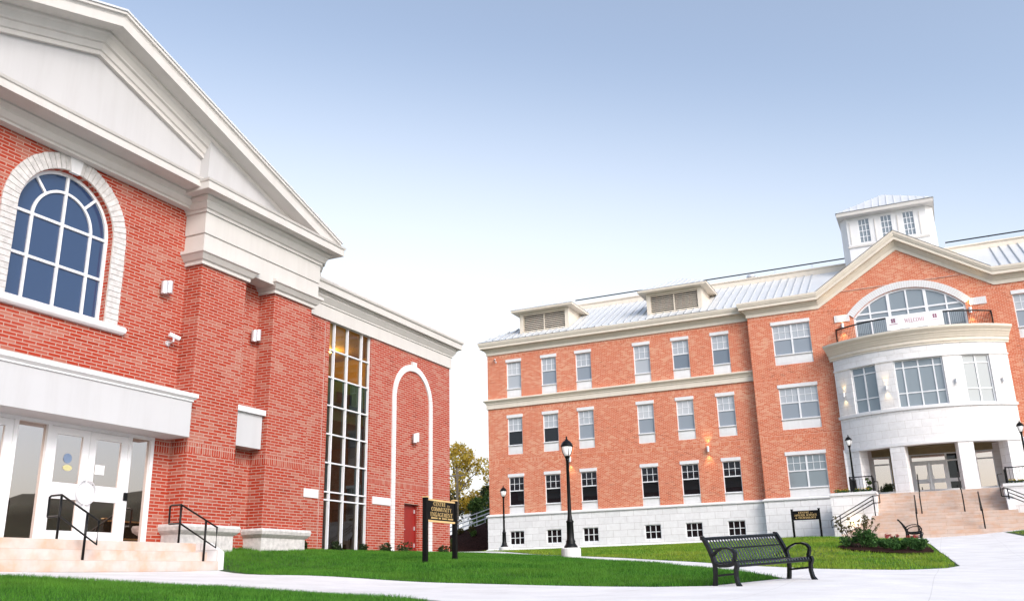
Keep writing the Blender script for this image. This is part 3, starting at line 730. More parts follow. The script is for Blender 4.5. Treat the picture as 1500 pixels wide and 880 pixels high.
# centre bay: wall, gable, stepped cornice
GA, GV, GZ, GVZ = X0-.08, 4.85, 18.50, 15.56
AWX, AWZ, AWH, AWR = -.22, 14.60, 3.07, 1.45
Rw = (AWH**2+AWR**2)/(2*AWR); cz = AWZ+AWR-Rw; ta = math.asin(AWH/Rw)
arcw = [(AWX+Rw*math.sin(t), cz+Rw*math.cos(t)) for t in np.linspace(ta, -ta, 25)]
hole_a = [(AWX-AWH, 12.9), (AWX+AWH, 12.9)] + arcw
BWX, BWW = -7.02, 2.28
holes = [list(reversed(hole_a)), rect(-4.62, 4.32, 4.02, 6.7)]
for c in (BWX, sx(BWX)):
    for z in ZG: holes.append(rect(c-BWW/2, c+BWW/2, max(z-PH, 4.12), z+GH))
m = MB().panel('y', BY, [(XB, 4.0), (XBR, 4.0), (XBR, GVZ+.3), (GA+GV+.1, GVZ+.3), (GA, GZ+.3), (GA-GV-.1, GVZ+.3), (XB, GVZ+.3)], holes, .16)
for x in (XB, XBR): m.add([(x, BY, 4), (x, FY+.1, 4), (x, FY+.1, 15.8), (x, BY, 15.8)], [(0, 1, 2, 3)])
m.build('bay_wall', 'college_brick', col)
gp = [(-.05, 0), (.06, 0), (.06, .20), (.09, .22), (.12, .27), (.22, .39), (.26, .41), (.26, .45), (.43, .47), (.43, .63), (.46, .65), (.52, .81), (.52, .91), (-.05, .95)]
el = [(XB, GVZ-.06, 1), (GA-GV, GVZ-.06, 1.07), (GA, GZ, 1.2), (GA+GV, GVZ-.06, 1.07), (XBR, GVZ-.06, 1)]
vs = []; k = len(gp)
for i, (x, z, s) in enumerate(el):
    for o, dz in gp:
        xx = x-max(o, 0) if i == 0 else (x+max(o, 0) if i == 4 else x)
        vs.append((xx, BY-o, z+dz*s))
fs = []
for i in range(4):
    for j in range(k): fs.append((i*k+j, (i+1)*k+j, (i+1)*k+(j+1) % k, i*k+(j+1) % k))
m = MB().add(vs, fs)
for sgn, x in ((-1, XB), (1, XBR)):       # returns of the bay cornice to the wing wall
    rp = [(x+sgn*max(o, 0), z) for o, z in [(a_, GVZ-.06+b_) for a_, b_ in gp]]
    n = len(rp); v2 = [(px_, BY-max(o, -.05), pz_) for (px_, pz_), (o, _) in zip(rp, gp)] + [(px_, FY+.2, pz_) for px_, pz_ in rp]
    m.add(v2, [(j, (j+1) % n, (j+1) % n+n, j+n) for j in range(n)])
m.build('bay_cornice', 'cornice_cream', col)
# roofs
RY, RZ = 62.0, 19.45
m = MB()
def rpt(x, y): return (x, y, 16.38+(y-56.45)*(RZ-16.38)/(RY-56.45))
m.add([rpt(XL-.55, 56.45), rpt(XR, 56.45), (XR, RY, RZ), (XL+4.9, RY, RZ)], [(0, 1, 2, 3)])
m.add([(XL-.55, 56.45, 16.38), (XL+4.9, RY, RZ), (XL+4.9, RY+12, RZ), (XL-.55, RY+14, 16.38)], [(0, 1, 2, 3)])
rl = Vector((0, RY-56.45, RZ-16.38)).normalized()
rf_ = m.build('roof', 'roof_metal', col); m = MB(); mR = MB()
x = XL+.2
while x < XR:
    if not (GA-GV-.3 < x < GA+GV+.3):
        y1 = RY if x > XL+4.9 else 56.45+(x-XL+.55)/5.45*(RY-56.45)
        p0 = Vector(rpt(x, 56.47)); p1 = Vector(rpt(x, y1)); (m if x < GA else mR).bar([p0+Vector((0, 0, .03)), p1+Vector((0, 0, .03))], .05, .09, (1, 0, 0))
    x += .52
m.build('standing_seams', 'seam_metal', rf_); mR.build('standing_seams', 'seam_metal', rf_)
m = MB()
for s in (1, -1):
    zt = GZ+.95*1.2; zb = GVZ-.06+.95*1.07
    m.add([(GA, 55.97, zt), (GA+s*GV, 55.97, zb), (GA+s*GV, 63.5, zb), (GA, 63.5, zt)], [(0, 1, 2, 3)])
m.build('gable_roof', 'roof_metal', col)
m = MB().box(XL+4.9, XR, RY-.02, RY+.35, RZ-.3, RZ+.38).box(XL+4.9, XR, RY-.10, RY+.38, RZ+.38, RZ+.46)
m.box(XL+4.88, XL+5.2, RY+.35, RY+12, RZ-.3, RZ+.46)
m.build('roof_curb', 'cornice_cream', col)
# roof railing
for (xa, xb) in ((XL+5.1, -3.3), (2.6, XR)):
    m = MB().tube([(xa, RY+.12, RZ+.86), (xb, RY+.12, RZ+.86)], .045, 6)
    rr = m.build('roof_railing', 'black_metal', col)
    n = int((xb-xa)/2.4); m = MB()
    for i in range(n+1):
        q = xa+(xb-xa)*i/n; m.tube([(q, RY+.12, RZ+.46), (q, RY+.12, RZ+.84)], .018, 5)
    m.build('balusters', 'galvanised', rr)
m = MB().lathe([(.22, 0), (.22, .35), (.30, .36), (.34, .5), (.30, .62), (.15, .70), (.02, .72)], (-10.2, 63.5, RZ+.5), 12).build('roof_vent', 'lamp_silver', col, smooth=True)
# dormers
def dormer(xc):
    y0 = 57.35; hw = 1.62
    m = MB().box(xc-hw-.28, xc-hw, y0, 62, 16.6, 18.45).box(xc+hw, xc+hw+.28, y0, 62, 16.6, 18.45).box(xc-hw, xc+hw, y0+.02, 62, 18.22, 18.45).box(xc-hw, xc+hw, y0+.02, y0+.3, 16.6, 16.98)
    d = m.build('dormer', 'cornice_cream', col)
    MB().box(xc-hw, xc+hw, y0+.28, y0+.34, 16.9, 18.3).build('louver_back', 'louver_dark', d)
    m = MB()
    for i in range(9):
        z = 17.02+i*.138; m.add([(xc-hw, y0+.05, z), (xc+hw, y0+.05, z), (xc+hw, y0+.16, z+.075), (xc-hw, y0+.16, z+.075), (xc-hw, y0+.05, z+.02), (xc+hw, y0+.05, z+.02), (xc+hw, y0+.16, z+.095), (xc-hw, y0+.16, z+.095)], [(0, 1, 2, 3), (7, 6, 5, 4), (0, 4, 5, 1), (2, 6, 7, 3)])
    m.box(xc-.035, xc+.035, y0+.03, y0+.10, 16.98, 18.22)
    m.build('louver', 'cornice_cream', d)
    e = .48; xa, xb = xc-hw-.28-e, xc+hw+.28+e; ya = y0-e; ze = 18.42
    m = MB().add([(xa, ya, ze), (xb, ya, ze), (xb, 61.6, ze), (xa, 61.6, ze), (xa, ya, ze+.14), (xb, ya, ze+.14), (xb, 61.6, ze+.14), (xa, 61.6, ze+.14)], [(0, 3, 2, 1), (0, 1, 5, 4), (1, 2, 6, 5), (3, 0, 4, 7)])
    m.build('eave', 'cornice_cream', d)
    ap = (xc, 60.0, 20.0); bk = (xc, 62.9, 20.0)
    m = MB().add([(xa-.03, ya-.03, ze+.143), (xb+.03, ya-.03, ze+.143), (xb+.03, 62.4, ze+.143), (xa-.03, 62.4, ze+.143), ap, bk], [(0, 1, 4), (1, 2, 5, 4), (3, 0, 4, 5)])
    for i in range(1, 12):
        f = i/12; bx = xa+(xb-xa)*f; yt = 59.6-(60.0-ya)*0
        k_ = 1-abs(2*f-1); m.bar([(bx, ya, ze+.16), (bx, ya+(60.0-ya)*k_, ze+.16+(20.0-ze-.14)*k_)], .04, .05, (1, 0, 0))
    for s, xe in ((1, xb), (-1, xa)):
        for i in range(1, 9):
            yy = ya+i*.46; k_ = min(1, (yy-ya)/(60.0-ya)); m.bar([(xe, yy, ze+.16), (xe+(xc-xe)*k_, yy, ze+.16+(20.0-ze-.14)*k_)], .04, .05, (0, 1, 0))
    m.build('dormer_roof', 'roof_metal', d)
for xc in (-24.0, -14.45, sx(-14.45), sx(-24.0)): dormer(xc)
# cupola
tx, ty0 = -.71, 60.0
m = MB(); hw = 2.42
tw = [(-2.40, -1.74), (-1.02, -.38), (.32, .96)]
m.panel('y', ty0, rect(tx-hw, tx+hw, 19.0, 22.35), [rect(a_, b_, 20.52, 22.12) for a_, b_ in tw], .12)
m.add([(tx-hw, ty0, 19), (tx-hw-.42, ty0+.6, 19), (tx-hw-.42, ty0+.6, 22.35), (tx-hw, ty0, 22.35)], [(0, 1, 2, 3)])
m.add([(tx+hw, ty0, 19), (tx+hw+.42, ty0+.6, 19), (tx+hw+.42, ty0+.6, 22.35), (tx+hw, ty0, 22.35)], [(0, 1, 2, 3)])
for s in (1, -1):
    x = tx+s*(hw+.42); m.add([(x, ty0+.6, 19), (x, ty0+5, 19), (x, ty0+5, 22.35), (x, ty0+.6, 22.35)], [(0, 1, 2, 3)])
m.add([(tx-hw-.42, ty0+5, 19), (tx+hw+.42, ty0+5, 19), (tx+hw+.42, ty0+5, 22.35), (tx-hw-.42, ty0+5, 22.35)], [(0, 1, 2, 3)])
cup = m.build('cupola', 'trim_white', col)
MB().box(tx-hw-.06, tx+hw+.06, ty0-.07, ty0+.1, 20.22, 20.34).build('sill_band', 'cornice_paint', cup)
m = MB()
for xv in (-2.95, -1.40, -.03, 1.28): m.box(xv-.03, xv+.03, ty0-.03, ty0+.02, 20.45, 22.0)
m.build('pilaster_strip', 'cornice_paint', cup)
for a_, b_ in tw:
    m = MB(); 
    for i in range(4): q = a_+(b_-a_)*i/3; m.box(q-.022, q+.022, ty0+.04, ty0+.09, 20.52, 22.12)
    for i in range(5): q = 20.52+1.6*i/4; m.box(a_, b_, ty0+.045, ty0+.085, q-.02, q+.02)
    f = m.build('window', 'frame_white', cup)
    MB().add([(a_, ty0+.08, 20.52), (b_, ty0+.08, 20.52), (b_, ty0+.08, 22.12), (a_, ty0+.08, 22.12)], [(0, 1, 2, 3)]).build('pane', 'glass_grey', f)
e = .52; xa, xb, ya, yb = tx-hw-e, tx+hw+e, ty0-e, ty0+5+e
MB().box(xa, xb, ya, yb, 22.35, 22.60).build('eave', 'cornice_paint', cup)
ap = (tx, ty0+2.5, 24.55); q = [(xa-.05, ya-.05, 22.61), (xb+.05, ya-.05, 22.61), (xb+.05, yb+.05, 22.61), (xa-.05, yb+.05, 22.61), ap]
m = MB().add(q, [(0, 1, 4), (1, 2, 4), (2, 3, 4), (3, 0, 4)])
for i in range(1, 13):
    f = i/13; bx = xa+(xb-xa)*f; k_ = 1-abs(2*f-1); m.bar([(bx, ya-.04, 22.63), (bx+(tx-bx)*0, ya+(ap[1]-ya)*k_, 22.63+1.93*k_)], .04, .05, (1, 0, 0))
m.build('cupola_roof', 'roof_metal', cup)

# ---- windows of the college
def sash(cx, n, W, z, wy, glz=('glass_blind_upper', 'glass_blind_lower'), parent=None):
    """n side-by-side double-hung units, 3x2 panes above a single pane; lintel above, panel below"""
    m = MB(); x0, x1 = cx-W/2, cx+W/2; y0, y1 = wy+.07, wy+.14; f = .05; zm = z+GH*.52
    m.box(x0, x0+f, y0, y1, z, z+GH); m.box(x1-f, x1, y0, y1, z, z+GH)
    m.box(x0+f, x1-f, y0, y1, z, z+f); m.box(x0+f, x1-f, y0, y1, z+GH-f, z+GH)
    m.box(x0+f, x1-f, y0+.005, y1, zm-.035, zm+.035)
    uw = W/n
    for i in range(n):
        a0 = x0+uw*i; 
        if i: m.box(a0-.05, a0+.05, y0+.002, y1, z+f, z+GH-f)
        for k in (1, 2): q = a0+uw*k/3; m.box(q-.014, q+.014, y0+.03, y1-.01, zm+.035, z+GH-f)
        m.box(a0, a0+uw, y0+.032, y1-.012, (zm+z+GH)/2-.014, (zm+z+GH)/2+.014)
    wnd = m.build('window', 'frame_white', parent)
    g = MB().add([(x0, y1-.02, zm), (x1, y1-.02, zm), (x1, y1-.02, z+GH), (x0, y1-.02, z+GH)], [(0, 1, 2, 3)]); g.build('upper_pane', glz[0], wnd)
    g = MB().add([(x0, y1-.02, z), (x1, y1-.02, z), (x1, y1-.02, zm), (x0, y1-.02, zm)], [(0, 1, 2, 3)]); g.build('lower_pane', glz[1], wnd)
    m = MB(); zb = max(z-PH, 4.1)
    m.box(x0, x1, wy+.05, wy+.16, zb, z-.03)
    for i in range(n): m.box(x0+uw*i+.1, x0+uw*(i+1)-.1, wy+.035, wy+.05, zb+.12, z-.14)
    m.box(x0-.02, x1+.02, wy-.03, wy+.15, z-.03, z+.006)
    m.build('panel', 'trim_white', wnd)
    MB().box(x0-.05, x1+.05, wy-.035, wy+.1, z+GH+.003, z+GH+.22).build('lintel', 'trim_white', wnd)
    return wnd
dark = ('glass_dark', 'glass_dark')
for c in WXC + [sx(c) for c in WXC]:
    for i, z in enumerate(ZG):
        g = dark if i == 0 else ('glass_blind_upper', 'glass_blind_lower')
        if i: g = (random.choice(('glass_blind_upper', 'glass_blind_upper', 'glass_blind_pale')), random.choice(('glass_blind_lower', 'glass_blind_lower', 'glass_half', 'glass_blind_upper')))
        if i == 1 and c in (WXC[0], WXC[1]): g = ('glass_blind_upper', 'glass_dark')  # dark lower panes paint in the reflection of the ridge opposite
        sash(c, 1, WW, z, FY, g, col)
for c in (BWX, sx(BWX)):
    for i, z in enumerate(ZG): sash(c, 2, BWW, z, BY, ('glass_blind_upper', 'glass_blind_lower') if i else ('glass_grey', 'glass_grey'), col)
for c in WXC + [sx(c) for c in WXC]:
    m = MB(); x0, x1, z0, z1, y0, y1 = c-.54, c+.54, 2.19, 3.09, FY-.02, FY+.05
    for q in (x0, x1-.05): m.box(q, q+.05, y0, y1, z0, z1)
    for q in (z0, z1-.05): m.box(x0+.05, x1-.05, y0, y1, q, q+.05)
    for k in (1, 2): q = x0+1.08*k/3; m.box(q-.02, q+.02, y0+.01, y1, z0+.05, z1-.05)
    m.box(x0+.05, x1-.05, y0+.012, y1, (z0+z1)/2-.02, (z0+z1)/2+.02)
    f = m.build('basement_window', 'frame_white', col)
    MB().add([(x0, y1-.02, z0), (x1, y1-.02, z0), (x1, y1-.02, z1), (x0, y1-.02, z1)], [(0, 1, 2, 3)]).build('pane', 'glass_dark', f)
# arched balcony window
m = MB(); y0, y1 = BY+.06, BY+.14
def zarc(x): return cz+math.sqrt(max(0, Rw**2-(x-AWX)**2))
inner = [(AWX+(Rw-.10)*math.sin(t), cz+(Rw-.10)*math.cos(t)) for t in np.linspace(ta, -ta, 25)]
for i in range(24):
    a0, a1, b1, b0 = arcw[i], arcw[i+1], inner[i+1], inner[i]
    m.prism([(a0[0], y0, a0[1]), (a1[0], y0, a1[1]), (b1[0], y0, b1[1]), (b0[0], y0, b0[1])], (0, y1-y0, 0))
for s in (-1, 1):
    xa, xb = sorted((AWX+s*AWH, AWX+s*(AWH-.12))); m.box(xa, xb, y0, y1, 12.9, AWZ)
for xv, wd in ((-1.02, .085), (1.02, .085), (-2.1, .045), (0, .045), (2.1, .045)): m.box(AWX+xv-wd, AWX+xv+wd, y0+.005, y1-.005, 12.9, zarc(AWX+xv)-.05)
for z in (14.79, 14.42): m.box(AWX-AWH+.1, AWX+AWH-.1, y0+.01, y1-.008, z-.05, z+.05)
baw = m.build('balcony_window', 'frame_white', col)
MB().panel('y', y1-.02, hole_a, [], 0).build('pane', 'glass_grey', baw)
m = MB(); nv = 54; ro_, ri_ = Rw+.44, Rw+.02; t2 = ta-.01
for i in range(nv):
    a0 = -t2+2*t2*(i+.05)/nv; a1 = -t2+2*t2*(i+.95)/nv
    m.prism([(AWX+r*math.sin(t), BY+.02, cz+r*math.cos(t)) for r, t in ((ri_, a0), (ro_, a0), (ro_, a1), (ri_, a1))], (0, -.07, 0))
for s in (-1, 1):
    for i in range(9):
        q0 = AWX+s*(AWH+.22+i*.098+.004); q1 = AWX+s*(AWH+.22+(i+1)*.098-.004); xa, xb = sorted((q0, q1)); m.box(xa, xb, BY-.054, BY+.02, 14.48, 14.90)
ws = m.build('arch_surround', 'trim_white', col)
m = MB().prism([(AWX+r*math.sin(t), BY+.02, cz+r*math.cos(t)) for r, t in [(ri_+.01, t) for t in np.linspace(-t2, t2, 20)]+[(ro_-.01, t) for t in np.linspace(t2, -t2, 20)]], (0, -.05, 0)); m.build('mortar_bed', 'joint_grey', ws)

# ---- curved porch
PC, PR = (-.15, 61.4), 7.1; D = R_
bow = MB()
SB = 'block_stone_bow'
AE = D(40.4)
m = MB().arc(PC, -AE, AE, PR-.5, PR, 6.62, 8.46, 36).arc(PC, -AE, AE, PR-.5, PR, 11.36, 12.0, 36)
pw_ = m.build('porch_wall', SB, col)
for a0, a1 in ((-40.4, -30.9), (-18.4, -10.4), (10.4, 18.4), (30.9, 40.4)):
    MB().arc(PC, D(a0), D(a1), PR-.5, PR, 8.62, 11.3, 6).build('pier', SB, pw_)
for a0, a1 in ((-40.4, -32.2), (-17.2, -10.9), (10.9, 17.2), (32.2, 40.4)):
    MB().arc(PC, D(a0), D(a1), PR-.78, PR, 3.9, 6.6, 6).build('column', SB, col)
for z0, z1, o in ((6.53, 6.70, .06), (8.462, 8.618, .09), (11.302, 11.40, .04)):
    MB().arc(PC, -AE-.005, AE+.005, PR-.52, PR+o, z0, z1, 36).build('stone_band', 'trim_white', col)
def arcsweep(c, r, a0, a1, prof, n=40):
    m = MB(); k = len(prof); vs = []
    for i in range(n+1):
        t = a0+(a1-a0)*i/n
        for o, z in prof: vs.append((c[0]+math.sin(t)*(r+o), c[1]-math.cos(t)*(r+o), z))
    fs = [(i*k+j, (i+1)*k+j, (i+1)*k+(j+1) % k, i*k+(j+1) % k) for i in range(n) for j in range(k)]
    fs += [tuple(range(k)), tuple(reversed(range(n*k, n*k+k)))]
    return m.add(vs, fs)
arcsweep(PC, PR, -AE-.03, AE+.03, [(-.5, 12.0), (.05, 12.0), (.05, 12.10), (.10, 12.12), (.10, 12.30), (.14, 12.32), (.16, 12.38), (.26, 12.56), (.30, 12.60), (.32, 12.66), (.44, 12.80), (.46, 12.84), (.46, 12.94), (-.5, 12.97)]).build('porch_cornice', 'cornice_cream', col)
MB().arc(PC, -AE, AE, 0.5, PR-.4, 12.6, 12.9, 30).build('balcony_floor', 'concrete', col)
MB().arc(PC, -AE, AE, 3.9, PR-.4, 6.7, 6.8, 30).build('porch_ceiling', 'portico_tan', col)
# porch windows (flat units set as chords)
def chord_window(a0, a1, n, big=None):
    r = PR-.16; p0 = Vector((PC[0]+r*math.sin(a0), PC[1]-r*math.cos(a0), 0)); p1 = Vector((PC[0]+r*math.sin(a1), PC[1]-r*math.cos(a1), 0))
    d = (p1-p0); L = d.length; d.normalize(); nr = Vector((d.y, -d.x, 0))
    m = MB()
    def bx(u0, u1, z0, z1, t0=0, t1=.07):
        q = [p0+d*u+nr*t for u, t in ((u0, t0), (u1, t0), (u1, t1), (u0, t1))]
        m.add([(v.x, v.y, z) for z in (z0, z1) for v in q], [(0, 3, 2, 1), (4, 5, 6, 7), (0, 1, 5, 4), (1, 2, 6, 5), (2, 3, 7, 6), (3, 0, 4, 7)])
    z0, z1 = 8.62, 11.3
    bx(0, .06, z0, z1); bx(L-.06, L, z0, z1); bx(.06, L-.06, z0, z0+.06); bx(.06, L-.06, z1-.06, z1)
    us = big or [L*i/n for i in range(1, n)]
    for u in us: bx(u-.035, u+.035, z0+.06, z1-.06, .004, .066)
    for z in (9.42, 10.86): bx(.06, L-.06, z-.03, z+.03, .008, .062)
    f = m.build('porch_window', 'frame_white', pw_)
    q = [p0+nr*.02, p1+nr*.02]
    MB().add([(q[0].x, q[0].y, z0), (q[1].x, q[1].y, z0), (q[1].x, q[1].y, z1), (q[0].x, q[0].y, z1)], [(0, 1, 2, 3)]).build('pane', 'glass_grey', f)
chord_window(D(-30.9), D(-18.4), 2); chord_window(D(18.4), D(30.9), 2)
Lc = 2*(PR-.16)*math.sin(D(10.4)); chord_window(D(-10.4), D(10.4), 4, [Lc*.19, Lc*.5, Lc*.81])
# porch back wall and doors
PYB = 57.7
sf = [(-3.42, -2.45), (-1.92, 1.35), (2.02, 2.98)]
MB().box(-5.2, sf[0][0], PYB, PYB+.2, 3.9, 7).build('porch_wall_end', SB, col); MB().box(sf[2][1], 4.9, PYB, PYB+.2, 3.9, 7).build('porch_wall_end', SB, col)
m = MB().box(sf[0][0], sf[2][1], PYB+.02, PYB+.2, 6.36, 7).box(sf[0][1], sf[1][0], PYB+.02, PYB+.2, 3.9, 6.36).box(sf[1][1], sf[2][0], PYB+.02, PYB+.2, 3.9, 6.36); m.build('porch_back_wall', 'portico_tan', col)
for s in (-1, 1):
    x = PC[0]+s*4.35; xa, xb = sorted((x, x+s*.3)); MB().box(xa, xb, 55.9, PYB, 3.9, 6.7).build('porch_side_wall', SB, col)
def store(x0, x1, ver, hor, name='storefront', panes='glass_grey'):
    m = MB(); z0, z1 = 3.9, 6.36
    m.box(x0, x0+.07, PYB+.0, PYB+.08, z0, z1); m.box(x1-.07, x1, PYB, PYB+.08, z0, z1); m.box(x0+.07, x1-.07, PYB, PYB+.08, z1-.07, z1); m.box(x0+.07, x1-.07, PYB, PYB+.08, z0, z0+.06)
    for v in ver: m.box(v-.05, v+.05, PYB+.003, PYB+.078, z0+.06, z1-.07)
    for h in hor: m.box(x0+.07, x1-.07, PYB+.006, PYB+.074, h-.04, h+.04)
    f = m.build(name, 'frame_white', col); return f
f1 = store(*sf[0], [], [5.9]); MB().add([(sf[0][0], PYB+.05, 3.9), (sf[0][1], PYB+.05, 3.9), (sf[0][1], PYB+.05, 6.36), (sf[0][0], PYB+.05, 6.36)], [(0, 1, 2, 3)]).build('pane', 'door_glass', f1)
f2 = store(*sf[2], [], [5.9]); MB().add([(sf[2][0], PYB+.05, 3.9), (sf[2][1], PYB+.05, 3.9), (sf[2][1], PYB+.05, 6.36), (sf[2][0], PYB+.05, 6.36)], [(0, 1, 2, 3)]).build('pane', 'door_glass', f2)
f3 = store(*sf[1], [-1.36, .52], [5.92])
for xa, xb, mt in ((-1.92, -1.36, 'door_glass'), (-1.36, .52, 'door_glass'), (.52, 1.35, 'glass_dark')):
    z0 = 5.92 if mt == 'door_glass' and xa == -1.36 else 3.9
    MB().add([(xa, PYB+.05, z0), (xb, PYB+.05, z0), (xb, PYB+.05, 6.36), (xa, PYB+.05, 6.36)], [(0, 1, 2, 3)]).build('pane', mt, f3)
MB().box(.57, 1.28, PYB+.002, PYB+.06, 4.72, 4.92).build('mid_rail', 'frame_white', f3)
for s, (xa, xb) in ((1, (-1.31, -.425)), (-1, (-.415, .47))):
    m = MB(); st = .13
    m.box(xa, xa+st, PYB-.01, PYB+.045, 3.94, 5.87); m.box(xb-st, xb, PYB-.01, PYB+.045, 3.94, 5.87)
    for z0, z1 in ((3.94, 4.12), (4.70, 4.92), (5.73, 5.87)): m.box(xa+st, xb-st, PYB-.008, PYB+.045, z0, z1)
    d = m.build('door', 'frame_white', col)
    MB().add([(xa, PYB+.03, 3.94), (xb, PYB+.03, 3.94), (xb, PYB+.03, 5.87), (xa, PYB+.03, 5.87)], [(0, 1, 2, 3)]).build('glass', 'door_glass', d)
    yc = -.42; pts = [(yc - s*(.03+.16*math.sin(t)), PYB-.07, 4.95+.22*math.cos(t)) for t in np.linspace(.05, math.pi-.05, 10)]
    MB().tube(pts, .014, 6).build('handle', 'lamp_silver', d)
MB().arc(PC, -AE-.1, AE+.1, 0.3, PR+.05, 3.7, 3.9, 24).build('porch_floor', 'step_stone', col)

# ---- porch stairs
ps = thing('porch_steps', 'wide pinkish stone stairs climbing to the curved white porch', 'steps', (-.2, 51, 1.5))
UX0, UX1 = -3.10, 2.85
rz = 1.28/7
for i in range(7):
    z = 2.62+rz*(i+1); y0 = 51.15+.31*i
    MB().box(UX0, UX1, y0, y0+.33 if i < 6 else 54.9, 1.0, z-.0005*i).build('tread', 'step_stone', ps)
LX0, LX1 = -3.35, 3.2
for i in range(7):                               # three-sided lower flight
    z = 2.62 - (6-i)*.178; k_ = (6-i)*.30
    MB().box(LX0-k_*.95, LX1+k_*.95, 50.05-k_, 51.15-.0 if True else 0, .6, z).build('tread', 'step_stone', ps)
# planter blocks
for s, (xa, xb) in (('left', (-5.35, UX0)), ('right', (UX1, 5.1))):
    lab = 'white stone planter block left of the porch stairs, lamp on top' if s == 'left' else 'white stone planter block at the right edge beside the porch stairs'
    t = thing('planter_block', lab, 'planter', ((xa+xb)/2, 52.5, 1.8), group='planter blocks flanking the porch stairs')
    MB().box(xa, xb, 51.16, 55.9, 1.0, 3.78).build('block', 'block_stone', t)
    MB().box(xa-.05, xb+.05, 51.10, 55.9, 3.783, 3.93).build('cap', 'trim_white', t)
    if s == 'right':
        m = MB()
        m.prism([(xa-.02, 51.12, 3.6), (xa-.02, 51.12, 2.62), (xa-.02, 50.3, 2.62)], (.3, 0, 0)); m.build('cheek_wall', 'block_stone', t)
    # black rail on top
    xr = (xa+.2, xb-.1) if s == 'right' else (xa+1.05, xb-.08)
    g = thing('planter_railing', 'black picket railing on the %s stone planter beside the porch' % s, 'railing', ((xa+xb)/2, 51.3, 3.93))
    yb_ = 51.4
    MB().tube([(xr[0], yb_+1.6, 4.72), (xr[0], yb_, 4.72), (xr[1], yb_, 4.72), (xr[1], yb_+1.6, 4.72)], .028, 6).build('top_rail', 'black_metal', g)
    MB().tube([(xr[0], yb_+1.6, 4.03), (xr[0], yb_, 4.03), (xr[1], yb_, 4.03), (xr[1], yb_+1.6, 4.03)], .02, 6).build('bottom_rail', 'black_metal', g)
    m = MB(); n = int((xr[1]-xr[0])/.14)
    for i in range(n+1): q = xr[0]+(xr[1]-xr[0])*i/n; m.tube([(q, yb_, 4.03), (q, yb_, 4.72)], .009, 4)
    for i in range(1, 11):
        for q in xr: m.tube([(q, yb_+i*.15, 4.03), (q, yb_+i*.15, 4.72)], .009, 4)
    m.build('pickets', 'black_metal', g)
    for q in xr: MB().tube([(q, yb_, 3.93), (q, yb_, 4.76)], .032, 6).build('post', 'black_metal', g)
# handrails of the porch stairs
def stair_rail(x, ya, za, yb, zb, label):       # (ya, za) upper end at tread height, (yb, zb) lower end
    t = thing('handrail', label, 'handrail', (x, (ya+yb)/2, za), group='black handrails on the porch stairs')
    h = .92
    for y, z in ((ya, za), (yb, zb)): MB().tube([(x, y, z), (x, y, z+h)], .03, 6).build('post', 'black_metal', t)
    d = (zb-za)/(yb-ya); o = .25
    MB().tube([(x, ya+o, za+h), (x, ya, za+h), (x, yb, zb+h), (x, yb-o*.8, zb+h-.02), (x, yb-o*.8, zb+h-.36), (x, yb, zb+h-.34), (x, ya, za+h-.34), (x, ya+o, za+h-.34), (x, ya+o, za+h)], .026, 6).build('rail', 'black_metal', t)
stair_rail(-1.03, 53.2, 3.9, 51.15, 2.62, 'left of the two black handrails on the upper flight in front of the porch doors')
stair_rail(.93, 53.2, 3.9, 51.15, 2.62, 'right of the two black handrails on the upper flight in front of the porch doors')
stair_rail(-1.25, 50.2, 2.62, 48.7, 1.73, 'black handrail on the lower flight rising behind the small black bench')
stair_rail(1.62, 50.2, 2.62, 48.7, 1.73, 'black handrail on the lower flight right of the porch doors')
def side_rail(s, label):
    t = thing('handrail', label, 'handrail', (s, 50.7, 2), group='black handrails on the porch stairs')
    f = (lambda x: x) if s < 0 else (lambda x: -.28-x)
    y = 50.75
    MB().tube([(f(-4.95), y, 1.7), (f(-4.95), y, 2.75)], .028, 6).build('post', 'black_metal', t)
    MB().tube([(f(-3.22), y, 2.62), (f(-3.22), y, 3.66)], .028, 6).build('post', 'black_metal', t)
    MB().tube([(f(-2.92), y, 3.30), (f(-3.22), y, 3.30), (f(-5.40), y, 2.16), (f(-5.42), y, 2.50), (f(-3.22), y, 3.66), (f(-2.92), y, 3.66), (f(-2.92), y, 3.30)], .026, 6).build('rail', 'black_metal', t)
    MB().tube([(f(-5.25), y-.06, 2.40), (f(-3.25), y-.06, 3.46)], .026, 6).build('grab_rail', 'black_metal', t)
    MB().tube([(f(-2.92), y, 3.5), (f(-2.92), y+.5, 4.40), (f(-3.12), y+.62, 4.44)], .026, 6).build('rail_extension', 'black_metal', t)
side_rail(-1, 'black ramped handrail against the white planter block left of the porch stairs')
side_rail(1, 'black ramped handrail at the right edge beside the porch stairs')

# balcony railing and banner
br = thing('balcony_railing', 'black metal railing curving round the balcony above the porch', 'railing', (PC[0], 55, 12.95))
ra = D(38.5); rr_ = PR-.35
def apt(t, r, z): return (PC[0]+r*math.sin(t), PC[1]-r*math.cos(t), z)
MB().tube([apt(t, rr_, 13.92) for t in np.linspace(-ra, ra, 30)], .045, 6).build('top_rail', 'black_metal', br)
MB().tube([apt(t, rr_, 13.10) for t in np.linspace(-ra, ra, 30)], .035, 6).build('bottom_rail', 'black_metal', br)
m = MB()
for t in np.linspace(-ra, ra, 86): m.tube([apt(t, rr_, 13.1), apt(t, rr_, 13.92)], .008, 4)
m.build('pickets', 'black_metal', br)
m = MB()
for s in (-1, 1):
    p = apt(s*ra, rr_, 0)
    m.tube([(p[0], p[1], 12.95), (p[0], p[1], 13.95)], .04, 6); m.tube([(p[0], p[1], 13.92), (p[0], BY, 13.92)], .04, 6); m.tube([(p[0], p[1], 13.1), (p[0], BY, 13.1)], .03, 6)
    for i in range(1, 8): y = p[1]+(BY-p[1])*i/8; m.tube([(p[0], y, 13.1), (p[0], y, 13.92)], .010, 4)
m.build('end_panel', 'black_metal', br)

